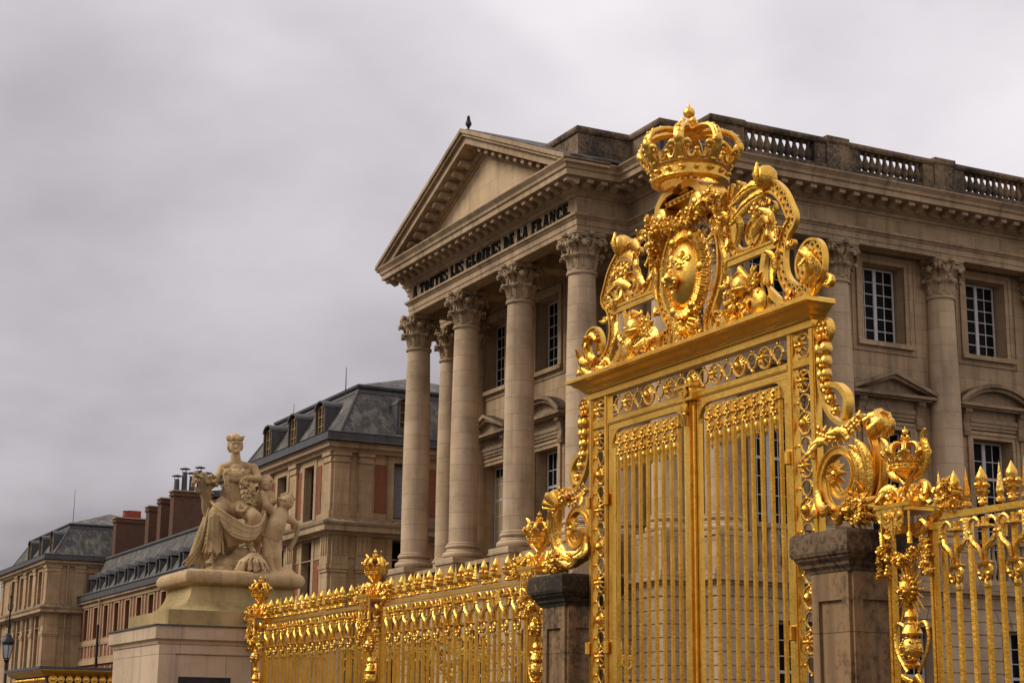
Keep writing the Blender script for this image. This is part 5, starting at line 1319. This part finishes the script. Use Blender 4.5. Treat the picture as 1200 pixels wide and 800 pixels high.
# trophies in the quarter panels
tro = MB()
def trophy(mb, cx, cz, w, h, seed):
    r = random.Random(seed)
    for k in range(9):
        a = R(20+140*k/8+r.uniform(-8,8)); L = r.uniform(.7,1.05)
        e = (cx+w*L*math.cos(a)*.62, cz-h*.3+h*L*math.sin(a)*.8)
        mb.tube([(cx+w*.1*math.cos(a),.0,cz-h*.3),(e[0],-.03,e[1])],[.017,.013],5)
        if k%3 == 0: mb.lathe([(.001,.11),(.03,.03),(.018,0)],(e[0],-.03,e[1]-.02),6)
        else: mb.leaf([(cx+w*.16*math.cos(a),-.03,cz-h*.25+h*.2*math.sin(a)),((cx+e[0])/2,-.09,(cz-h*.3+e[1])/2+.03),(e[0],-.04,e[1])],.15,(0,-1,0),3,.6,.15)
    mb.sphere((cx+.02,-.10,cz+.05),(.13,.11,.14),2); mb.leaf([(cx+.12,-.08,cz+.12),(cx+.02,-.12,cz+.24),(cx-.14,-.10,cz+.20)],.12,(0,-1,0),4,.6,.2)
    mb.tube([(cx-.12,-.14,cz),(cx+.02,-.21,cz-.02),(cx+.15,-.14,cz)],[.02,.03,.02],6)
    mb.lathe([(.20,0),(.17,.03),(.06,.05),(.03,.08)],(cx-.24,-.02,cz-.16),14,'y'); mb.lathe([(.17,0),(.14,.04),(.04,.05)],(cx+.26,-.04,cz-.18),14,'y')
    for k in range(40): blob(mb,(cx+r.uniform(-w,w)*.48,-.05+r.uniform(-.06,.02),cz+r.uniform(-h*.45,h*.2)),r.uniform(.016,.042))
    for k in range(8):
        x, z, a = cx+r.uniform(-w,w)*.42, cz+r.uniform(-h*.42,.0), r.uniform(0,2*PI)
        mb.leaf([(x,-.06,z),(x+.09*math.cos(a),-.13,z+.09*math.sin(a)),(x+.17*math.cos(a),-.08,z+.17*math.sin(a))],.10,(0,-1,0),3,.6,.2)
trophy(tro,1.16,6.66,.72,.62,5)
low_leaf = []
for (a,b,c) in (((.80,6.32),(.95,6.48),(1.12,6.44)),((1.86,6.34),(2.0,6.30),(2.10,6.36))): low_leaf.append(MB()); acan(low_leaf[-1],[a,b,c],.16,-.05,3)
for sg in (1,-1):
    f_ = (lambda m: m if sg > 0 else m.mirrored())
    o = f_(half_scroll).build('crest_scroll',M['gold_plain'],gate,40)
    f_(fol).build('acanthus',M['gold'],o,50); f_(fol2).build('acanthus',M['gold'],o,50); [f_(q).build('curling_stem',M['gold'],o,50) for q in curls]; [f_(q).build('acanthus',M['gold'],o,50) for q in low_leaf]
    obj('bud',bud.mesh('bud',M['gold'],50),o,(sg*1.60,-.02,7.80))
    f_(tro).build('trophy',M['gold'],gate,50)
# --- shield in its collar, inside a pierced horseshoe
hs = [(.0,7.94),(.22,7.90),(.42,7.79),(.58,7.61),(.67,7.40),(.69,7.18),(.66,6.97),(.57,6.78),(.46,6.62),(.40,6.46),(.43,6.34),(.53,6.29),(.62,6.34),(.63,6.45),(.55,6.50),(.49,6.44),(.51,6.38)]
hb = pierced_band(hs,.115,-.03,.03,.042,.09); hb.join(hb.mirrored()); o_hs = hb.build('oval_frame',M['gold_plain'],gate,40)
col_ = MB(); col_.tube([(.40*math.cos(2*PI*k/40),-.085,7.13+.50*math.sin(2*PI*k/40)) for k in range(41)],.045,6); col_.tube([(.475*math.cos(2*PI*k/40),-.05,7.13+.585*math.sin(2*PI*k/40)) for k in range(41)],.02,6)
for k in range(30):
    a = 2*PI*k/30; x, z = .40*math.cos(a), 7.13+.50*math.sin(a); t = Vector((-.40*math.sin(a),0,.50*math.cos(a))).normalized()
    nn = Vector((math.cos(a),0,math.sin(a)))
    if k%5 == 0: col_.sphere((x,-.12,z),(.07,.06,.07),2)
    for q in (-.33,0,.33):
        x2, z2 = .40*math.cos(a+q*.209), 7.13+.50*math.sin(a+q*.209)
        col_.tube([Vector((x2,-.06,z2))-nn*.07,Vector((x2,-.13,z2))-nn*.035+t*.012,Vector((x2,-.13,z2))+nn*.035+t*.03,Vector((x2,-.06,z2))+nn*.07+t*.03],[.016,.021,.021,.016],6)
for k in range(36):
    a = 2*PI*k/36; col_.sphere((.475*math.cos(a),-.07,7.13+.585*math.sin(a)),.024,1)
for i in range(150):
    a = rnd.uniform(0,2*PI); q = rnd.uniform(1.08,1.34); blob(col_,(.47*q*math.cos(a)*.95,-.04+rnd.uniform(-.04,.03),7.13+.57*q*math.sin(a)*.97),rnd.uniform(.012,.028))
col_.build('collar',M['gold'],o_hs,50)
shd = MB(); shd.sphere((0,-.06,7.13),(.315,.19,.42),3); o_sh = shd.build('shield',M['gold_plain'],o_hs,180)
fl = MB(); fleur(fl,Matrix.Identity(4),.25); me_fl = fl.mesh('fleur_de_lis',M['gold'],60)
for (x,z) in ((-.11,7.27),(.11,7.27),(0,7.0)):
    yy = -.06-.19*math.sqrt(max(0,1-(x/.315)**2-((z+.02-7.13)/.42)**2)); o = obj('fleur_de_lis',me_fl,o_sh,(x,yy-.015,z-.125)); o.rotation_euler = (R(-16)*(1 if z > 7.1 else -1.2),0,x*2.2); o.scale = (1.35,1.3,1.05)
ped = MB(); ped.lathe([(.10,6.265),(.13,6.29),(.06,6.34),(.10,6.44),(.13,6.50),(.05,6.56)],n=12)
for k in range(40): blob(ped,(rnd.uniform(-.30,.30),-.06+rnd.uniform(-.06,.03),rnd.uniform(6.30,6.66)),rnd.uniform(.018,.045))
for k in range(8):
    a = R(200+140*k/7); ped.leaf([(0,-.06,6.58),(.15*math.cos(a),-.13,6.58+.15*math.sin(a)),(.27*math.cos(a),-.07,6.58+.22*math.sin(a))],.11,(0,-1,0),3,.6,.2)
ped.build('foliage_foot',M['gold'],o_hs,50)
# --- console volutes and garland under the crown
cv = MB()
for sg in (-1,1):
    q = [(.10,8.22),(.30,8.20),(.46,8.08),(.50,7.94)]
    P = catmull([(sg*a,b) for a,b in q]+[(sg*(.40+.11*math.cos(t)),7.92-.11*math.sin(t)) for t in (0.2,1.2,2.2,3.2,4.2)],4)
    cv.ribbon(P,[.10]*10+[.07]*(len(P)-10),-.19,.19)
    cv.lathe([(.10,-.2),(.12,-.19),(.12,.19),(.10,.2)],(sg*.40,0,7.93),12,'y')
    for yy in (-.2,.2): cv.sphere((sg*.40,yy,7.93),(.06,.04,.06),1)
cv.lathe([(.10,8.12),(.15,8.15),(.10,8.2),(.16,8.27)],n=20,cap=True)
cv.box(-.34,.34,-.14,.14,8.05,8.12)
for k in range(7): cv.sphere((-.3+.1*k,-.15,8.085),.028,1)
cv.build('crown_bracket',M['gold_plain'],gate,40)
ga = MB()
for i in range(210):
    t = rnd.uniform(-1,1); z = 7.80+.18*t*t-.02; x = t*.72; blob(ga,(x+rnd.uniform(-.05,.05),-.12+rnd.uniform(-.10,.08),z+rnd.uniform(-.09,.09)),rnd.uniform(.018,.048))
for sg in (-1,1):
    for i in range(70): blob(ga,(sg*.72+rnd.uniform(-.10,.10),-.06+rnd.uniform(-.1,.08),7.70+rnd.uniform(-.28,.26)),rnd.uniform(.018,.05))
for i in range(34):
    t = rnd.uniform(-1,1); a = rnd.uniform(0,2*PI); p = Vector((t*.74,-.13,7.79+.18*t*t)); ga.leaf([p,p+Vector((.06*math.cos(a),-.07,.06*math.sin(a))),p+Vector((.13*math.cos(a),-.02,.13*math.sin(a)))],.085,(0,-1,0),3,.6,.2)
ga.build('flower_garland',M['gold'],gate,50)
make_crown(gate,(0,0,8.27),.455,.63,.33)

# --- side scroll brackets standing on the stone piers
sb = MB()
bar = catmull([(2.49,5.98),(2.485,5.62),(2.49,5.34),(2.55,5.12),(2.68,4.95),(2.84,4.86),(3.0,4.86),(3.12,4.90),(3.22,4.86),(3.28,4.74)],5)
sb.ribbon(bar,.05,-.035,.035)
sb.ribbon(catmull([(2.66,5.30),(2.80,5.27),(2.93,5.14),(2.92,4.98),(2.86,4.90)],5),.06,-.05,.05)
vol = catmull([(3.36,4.66),(3.42,4.42),(3.38,4.14),(3.20,3.95),(2.96,3.88)],5)+spiral(2.80,4.30,.42,.14,-75,-75-470,46)[4:]
sb.ribbon(vol,[.12-.06*min(1,i/40) for i in range(len(vol))],-.035,.035)
for sg_ in (-1,1):
    q = []
    for i in range(len(vol)):
        t = Vector(vol[min(i+1,len(vol)-1)])-Vector(vol[max(i-1,0)]); t.normalize(); w_ = (.12-.06*min(1,i/40))/2; q.append((vol[i][0]-t.y*sg_*w_,vol[i][1]+t.x*sg_*w_))
    sb.tube([V3(p,-.04) for p in q],.015,5); sb.tube([V3(p,.04) for p in q],.015,5)
hk = MB()
for k in range(7):
    t = k/6; x = 2.58+.02*t+ (.16*max(0,(t-.55)/.45)**1.5); z = 5.84-.90*t*.92; r = .120-.06*t
    if k == 0:
        hk.lathe([(r*1.2,-.03),(r*1.2,.03)],(x,0,z+.07),18,'y'); hk.lathe([(r*.85,.025),(r*1.0,.052),(r*1.18,.03)],(x,0,z+.07),18,'y',cap=False); hk.sphere((x,-.04,z+.07),(r*.4,.03,r*.4),1)
        for q in range(6): hk.sphere((x+r*.6*math.cos(q*1.047),-.035,z+.07+r*.6*math.sin(q*1.047)),(r*.26,.025,r*.26),1)
    else:
        for s2 in (-1,1): hk.sphere((x+s2*r*.45,-.03,z),(r*.56,r*.70,r*.80),2); hk.sphere((x+s2*r*.2,-.03,z-r*.55),(r*.35,r*.6,r*.5),1)
        hk.lathe([(r*.5,r*.75),(r*.85,r*.9),(r*.5,r*1.05)],(x,-.03,z),10)
bd = MB(); bd.lathe([(.02,-.16),(.09,-.13),(.14,-.03),(.14,.06),(.10,.12),(.06,.13),(.05,.10)],n=36,lob=6,amp=.13)
for k in range(6):
    a = PI/3*k; bd.leaf([(.05*math.cos(a),.05*math.sin(a),-.16),(.165*math.cos(a),.165*math.sin(a),-.02),(.10*math.cos(a),.10*math.sin(a),.13)],.12,(math.cos(a),math.sin(a),0),2,.5,.2)
sf = MB()
for k in range(6):
    a = R(-150+52*k); c0 = (2.80+.42*math.cos(a),4.30+.42*math.sin(a)); acan(sf,[c0,(2.80+.50*math.cos(a+.25),4.30+.47*math.sin(a+.25)),(2.80+.46*math.cos(a+.55),4.30+.44*math.sin(a+.55))],.13,-.10,3)
for (p,w) in (([(3.02,3.98),(3.18,4.10),(3.24,4.32),(3.16,4.52)],.24),([(3.26,4.0),(3.34,4.2),(3.33,4.45),(3.24,4.62)],.18),([(2.62,3.98),(2.80,3.92),(3.0,3.97),(3.14,4.10)],.20),([(2.46,4.2),(2.5,4.04),(2.64,3.96),(2.8,4.0)],.16)): acan(sf,p,w,-.09,5)
for k in range(9):
    a = 2*PI*k/9; sf.leaf([(2.80+.03*math.cos(a),-.06,4.33+.03*math.sin(a)),(2.80+.09*math.cos(a),-.13,4.33+.09*math.sin(a)),(2.80+.15*math.cos(a),-.06,4.33+.15*math.sin(a))],.09,(0,-1,0),2,.6,.2)
sf.sphere((2.80,-.10,4.33),.05,1)
for k in range(15):
    t = k/14; x = 2.50+.66*t; z = 4.80-.10*math.sin(PI*t)+.03*t; sf.sphere((x,-.05,z),(.038+.022*math.sin(PI*t),.05,.04),1)
    if k%2 == 0:
        for s2 in (-1,1): sf.leaf([(x,-.05,z),(x+.03,-.10,z+s2*.06),(x+.05,-.07,z+s2*.11)],.06,(0,-1,0),2,.6,.2)
fc = MB()
for k in range(80):
    a = rnd.uniform(0,2*PI); q = rnd.random()**.5; blob(fc,(3.20+.20*q*math.cos(a),-.10+rnd.uniform(-.10,.08),3.92+.15*q*math.sin(a)),rnd.uniform(.022,.05))
for k in range(12):
    a = 2*PI*k/12; fc.leaf([(3.20+.12*math.cos(a),-.10,3.92+.09*math.sin(a)),(3.20+.2*math.cos(a),-.16,3.92+.15*math.sin(a)),(3.20+.27*math.cos(a),-.09,3.92+.2*math.sin(a))],.09,(0,-1,0),3,.6,.2)
for sg in (1,-1):
    f_ = (lambda m: m if sg > 0 else m.mirrored())
    o = f_(sb).build('side_scroll',M['gold_plain'],gate,40)
    f_(hk).build('husk_chain',M['gold'],o,60); f_(sf).build('acanthus',M['gold'],o,50); f_(fc).build('fruit_cluster',M['gold'],o,50)
    q = bd.build('bud',M['gold'],o,60); q.location = (sg*3.44,-.02,4.76); q.rotation_euler = (0,R(55)*sg,0)

# ================================================================== STONE PIERS
def pier(x, label):
    T = thing('gate_pier', label, 'gate pier', (x,11.0,0), 0, 'stone piers of the gilded gate')
    m = MB(); m.box(-.30,.30,-.30,.30,0,3.30)
    for ax in range(4):
        A = [(-.30,-.19),(.19,.30)]
        Mx = Matrix.Rotation(PI/2*ax,4,'Z'); o = MB()
        for a,b in A: o.box(max(a,-.2995),min(b,.2995),-.335,-.3001,0,3.02)
        o.box(-.2994,.2994,-.336,-.3002,3.021,3.299); m.join(o,Mx)
    m.build('shaft',M['gate_stone'],T)
    c = MB()
    P = [(-.335,-.335),(.335,-.335),(.335,.335),(-.335,.335)]
    c.sweep(P,[(-.25,3.301),(.01,3.301),(.02,3.33),(.05,3.36),(.055,3.39),(.10,3.43),(.11,3.46),(-.25,3.46)],True)
    c.sweep(P,[(-.3,3.461),(.125,3.461),(.14,3.50),(.135,3.67),(.11,3.705),(-.335,3.74)],True)
    c.build('coping',M['cap_stone'],T)
    return T
pier(-19.72,'sooty stone pier between the left railing and the gilded gate')
pier(-13.88,'sooty stone pier right of the gate, beside the right railing')

# ================================================================== RAILINGS
RZ = 3.74
me_bar = MB().box(-.020,.020,-.020,.020,.12,RZ-.06).mesh('bar',M['gold_bar'])
sp_ = MB(); sp_.lathe([(.028,RZ+.051),(.045,RZ+.06),(.045,RZ+.085),(.028,RZ+.10),(.038,RZ+.14),(.042,RZ+.15)],n=8); sp_.lathe([(.044,RZ+.15),(.02,RZ+.30),(.001,RZ+.43)],n=4); sp_.box(-.038,.038,-.034,.034,RZ-.26,RZ-.052)
me_spike = sp_.mesh('spear_finial',M['gold'],40)
fu = MB(); zz = RZ+.05
fu.lathe([(.03,zz),(.05,zz+.02),(.035,zz+.05),(.03,zz+.07),(.055,zz+.10),(.07,zz+.115),(.07,zz+.13),(.035,zz+.14),(.036,zz+.19),(.054,zz+.235),(.052,zz+.27),(.03,zz+.31),(.001,zz+.365)],n=12)
for a in (0,PI/2,PI,3*PI/2): fu.sphere((.055*math.cos(a),.055*math.sin(a),zz+.18),(.036,.036,.034),1); fu.sphere((.042*math.cos(a),.042*math.sin(a),zz+.055),.018,1)
me_fleur = fu.mesh('bud_finial',M['gold'],60)
br_ = MB()
for sg in (-1,1):
    br_.tube(catmull([(sg*.165,-.01,RZ-.24),(sg*.16,-.02,RZ-.12),(sg*.10,-.02,RZ-.07),(sg*.05,-.02,RZ-.11),(sg*.06,-.02,RZ-.17)],4),.017,6)
    br_.tube(catmull([(sg*.15,-.02,RZ-.20),(sg*.12,-.04,RZ-.29),(sg*.05,-.04,RZ-.36),(sg*.03,-.03,RZ-.46)],4),[.016+.010*math.sin(PI*i/12) for i in range(13)],6)
    br_.sphere((sg*.15,-.03,RZ-.21),.03,1); br_.sphere((sg*.095,-.03,RZ-.33),.028,1)
    br_.tube(catmull([(sg*.03,-.03,RZ-.50),(sg*.075,-.03,RZ-.53),(sg*.07,-.03,RZ-.60),(sg*.03,-.03,RZ-.64),(sg*.02,-.03,RZ-.58)],4),.020,6); br_.sphere((sg*.055,-.035,RZ-.59),.032,1)
br_.lathe([(.03,RZ-.515),(.085,RZ-.505),(.09,RZ-.485),(.03,RZ-.465)],n=12); br_.lathe([(.04,RZ-.17),(.095,RZ-.16),(.095,RZ-.14),(.04,RZ-.13)],n=12)
br_.lathe([(.03,RZ-.72),(.04,RZ-.69),(.03,RZ-.64)],n=8)
me_brk = br_.mesh('scroll_collar',M['gold'],50)
def panel(label, s0, s1, X=None, base=None):
    w = s1-s0
    T = thing('gilded_railing', label, 'railing', (GX+s0,GY,0) if base is None else base[0], 0 if base is None else base[1], 'gilded railings between the posts')
    m = MB(); m.box(0,w,-.025,.025,RZ-.03,RZ+.03); m.box(0,w,-.045,.045,RZ+.02,RZ+.048); m.v = m.v[:8]; m.f = m.f[:6]
    m.build('top_rail',M['gold_plain'],T); m = MB(); m.box(0,w,-.035,.035,.06,.118); m.build('bottom_rail',M['gold_plain'],T)
    n = max(2,round(w/.193)); n += (n%2 == 0)
    for k in range(n):
        x = w*(k+.5)/n; b = obj('bar',me_bar,T,(x,0,0))
        b.rotation_euler = (_br.gauss(0,.0025),_br.gauss(0,.0035),_br.gauss(0,.05))     # hand-set ironwork: never quite plumb
        q = obj('spear_finial',me_spike,b) if k%2 == 0 else obj('bud_finial',me_fleur,b)
        q.rotation_euler = (_br.gauss(0,.004),_br.gauss(0,.005),_br.gauss(0,.2))
        if k%2: w_ = obj('scroll_collar',me_brk,b); w_.rotation_euler = (0,0,_br.gauss(0,.08)); w_.location.z = _br.gauss(0,.006)
    return T
def post_parts():
    p = MB()
    for sg in (-1,1): p.box(sg*.31-.034,sg*.31+.034,-.034,.034,0,3.62); p.box(sg*.31-.014,sg*.31+.014,-.046,-.0341,0,3.60)
    p.box(-.264,.264,-.05,.05,.05,.15); p.box(-.36,.36,-.09,.09,3.621,3.70)
    tr_ = MB(); tr_.box(-.27,.27,-.24,.16,3.86,3.90); tr_.box(-.25,.25,-.22,.14,3.82,3.859)
    for sg in (-1,1):
        tr_.tube(catmull([(sg*.30,-.02,3.72),(sg*.42,-.03,3.78),(sg*.46,-.03,3.92),(sg*.36,-.03,4.0),(sg*.28,-.03,3.94),(sg*.33,-.03,3.88)],4),[.045]*12+[.03]*9,6)
    cl_ = MB()   # hanging drapery cloth with tassels
    cl_.poly([(-.15,3.858),(-.15,3.70),(-.10,3.64),(-.05,3.68),(-.03,3.60),(0,3.55),(.03,3.60),(.05,3.68),(.10,3.64),(.15,3.70),(.15,3.858)], -.232, -.215)
    for x, z in ((-.10,3.63),(0,3.54),(.10,3.63)): cl_.sphere((x,-.225,z),.022,1)
    for x in (-.1,0,.1): cl_.lathe([(.035,.225),(.032,.245),(.02,.25),(.001,.248)],(x,0,3.78),10,'y')
    ts_ = []
    for sg in (-1,1):
        t_ = MB(); t_.tube([(sg*.205,-.2,3.85),(sg*.205,-.2,3.62)],.012,6); t_.lathe([(.012,3.62),(.03,3.59),(.024,3.52),(.03,3.50),(.002,3.49)],(sg*.205,-.2,0),8); ts_.append(t_)
        cl_.tube([V3(q,-.235) for q in spiral(sg*.07,3.76,.055,.015,90,sg*400,16)],.010,5)
    cl_.tube([(0,-.236,3.84),(0,-.24,3.60)],.010,5)
    fg = MB(); r = random.Random(9)
    for i in range(80):
        t = r.uniform(-1,1); blob(fg,(t*.27,-.13+r.uniform(-.07,.05),3.36+.12*t*t+r.uniform(-.05,.05)),r.uniform(.016,.038))
    for sg in (-1,1):
        for i in range(36): blob(fg,(sg*.31+r.uniform(-.07,.07),-.10+r.uniform(-.05,.05),3.38+r.uniform(-.16,.16)),r.uniform(.018,.040))
        fg.tube(catmull([(sg*.18,-.1,3.58),(sg*.28,-.1,3.60),(sg*.34,-.1,3.66),(sg*.26,-.1,3.72),(sg*.2,-.1,3.66)],4),.028,6)
    mk = MB(); mk.sphere((0,-.09,3.08),(.085,.085,.105),2); mk.sphere((0,-.175,3.06),(.018,.022,.03),1)
    for sg in (-1,1): mk.sphere((sg*.035,-.165,3.095),(.02,.014,.012),1); mk.sphere((sg*.045,-.15,3.05),.03,1)
    mk.sphere((0,-.165,3.015),(.03,.016,.010),1); mk.sphere((0,-.15,2.985),(.03,.03,.025),1)
    for k in range(22):
        a = 2*PI*k/22; L = .30 if k%2 == 0 else .20; mk.tube([(.08*math.cos(a),-.05,3.08+.10*math.sin(a)),(.08*math.cos(a)+L*.55*math.cos(a),-.04,3.08+L*1.0*math.sin(a)+.1*math.sin(a))],[.018,.004],5)
    for k in range(14):
        a = 2*PI*k/14; mk.sphere((.095*math.cos(a),-.08,3.09+.115*math.sin(a)),.03,1)
    vs = MB(); vs.lathe([(.02,2.74),(.05,2.76),(.03,2.79),(.075,2.82),(.065,2.86),(.03,2.89),(.045,2.92),(.001,2.97)],(0,-.05,0),12)
    vs.sphere((0,-.06,2.52),(.115,.10,.13),2); vs.lathe([(.06,2.33),(.09,2.36),(.05,2.40)],(0,-.05,0),10); vs.lathe([(.09,2.64),(.11,2.66),(.07,2.74)],(0,-.05,0),12)
    for i in range(50): 
        a, b = r.uniform(0,2*PI), r.uniform(-1,1); vs.sphere((.115*math.cos(a)*math.sqrt(1-b*b),-.06+.10*math.sin(a)*math.sqrt(1-b*b),2.52+.13*b),.016,1)
    for sg in (-1,1):
        vs.tube(catmull([(sg*.05,-.05,2.66),(sg*.10,-.05,2.72),(sg*.05,-.05,2.77),(sg*.02,-.05,2.70)],3),.02,5)
        vs.tube(catmull([(sg*.07,-.05,2.72),(sg*.20,-.05,2.76),(sg*.245,-.05,2.62),(sg*.20,-.05,2.46),(sg*.08,-.05,2.30)],4),[.020]*17,6)
    for k in range(4):
        z = 2.2-.28*k
        for sg in (-1,1): vs.leaf([(0,-.05,z),(sg*.10,-.10,z+.05),(sg*.17,-.06,z-.06)],.11,(0,-1,0),3,.6,.2); vs.sphere((sg*.13,-.07,z-.10),.036,1)
        vs.sphere((0,-.08,z-.12),(.05,.05,.07),1)
    cr = MB()   # crossed palm branches under the crown
    for sg in (-1,1):
        cr.tube(catmull([(-sg*.12,-.04-.02*sg,3.91),(-sg*.02,-.05-.02*sg,4.05),(sg*.14,-.04,4.22),(sg*.27,-.02,4.38),(sg*.30,-.02,4.52)],4),[.024-.001*i for i in range(17)],6)
        acan(cr,[(sg*.10,4.16),(sg*.24,4.22),(sg*.30,4.38),(sg*.27,4.52),(sg*.33,4.60)],.12,-.03,6,-.04)
        acan(cr,[(sg*.08,3.92),(sg*.18,4.04),(sg*.30,4.06),(sg*.36,3.96)],.14,-.04,4)
        cr.tube([V3(p,-.05) for p in spiral(sg*.26,4.0,.10,.03,90 if sg>0 else 90,90-sg*480,20)],.024,6)
        cr.sphere((sg*.26,-.05,4.0),.05,1)
    cr.lathe([(.04,3.90),(.05,4.0),(.02,4.1),(.05,4.16),(.10,4.2),(.13,4.235)],n=10)
    for i in range(24): blob(cr,(r.uniform(-.24,.24),-.06+r.uniform(-.05,.05),3.94+r.uniform(0,.16)),r.uniform(.018,.036))
    fcs = []
    for sg in (-1,1):
        fc_ = MB(); fcs.append(fc_)
        for i in range(46):
            a = r.uniform(0,2*PI); q = r.random()**.5; blob(fc_,(sg*.60+.12*q*math.cos(a),-.02+r.uniform(-.08,.08),RZ+.19+.13*q*math.sin(a)),r.uniform(.024,.046))
        for k in range(9):
            a = 2*PI*k/9; fc_.leaf([(sg*.60+.07*math.cos(a),-.05,RZ+.19+.07*math.sin(a)),(sg*.60+.13*math.cos(a),-.11,RZ+.19+.13*math.sin(a)),(sg*.60+.18*math.cos(a),-.04,RZ+.19+.18*math.sin(a))],.09,(0,-1,0),3,.6,.2)
    return (('pilaster_frame',p,'gold_bar',0),('canopy',tr_,'gold_plain',40),('drapery',cl_,'gold',40),('tassel',ts_[0],'gold',40),('tassel',ts_[1],'gold',40),('garland',fg,'gold',50),('sun_mask',mk,'gold',50),('vase',vs,'gold',50),('palm_branches',cr,'gold',50),('fruit_cluster',fcs[0],'gold',50),('fruit_cluster',fcs[1],'gold',50))
post0 = thing('railing_post', 'gilded railing post with sun mask, vase and small crown, right of the right pier', 'railing post', (GX+3.84,GY,0), 0, 'crowned gilded railing posts')
for nm, mb, mt, sm in post_parts(): mb.build(nm,M[mt],post0,sm)
make_crown(post0,(0,-.03,4.235),.16,.25,.14,bul=.45)
def post(s, label, loc=None, rz=0):
    o = copy_tree(post0); o.location = (GX+s,GY,0) if loc is None else loc; o.rotation_euler = (0,0,rz); o['label'] = label; return o
post(-3.84,'gilded railing post mostly hidden by the left pier, its small crown showing beside the scroll')
post(-9.72,'gilded railing post with small crown in the middle of the left railing')
post(-15.60,'gilded railing post with small crown in front of the statue pedestal')
panel('gilded railing panel between the left pier and the middle crowned post',-9.36,-4.20)
panel('gilded railing panel between the middle crowned post and the statue pedestal',-15.24,-10.08)
panel('gilded railing panel right of the right pier, cut by the right edge',4.20,9.36)
panel('gilded railing running back into the court, seen through the left railing',0,5.16,None,((-40.0,19.0,0),PI/2))
panel('gilded railing in the court nearest the statue, seen through the left railing bars',0,4.3,None,((-40.0,13.9,0),PI/2))
post(0,'gilded railing post standing back in the court, seen through the left railing',(-40.0,18.6,0),PI/2)
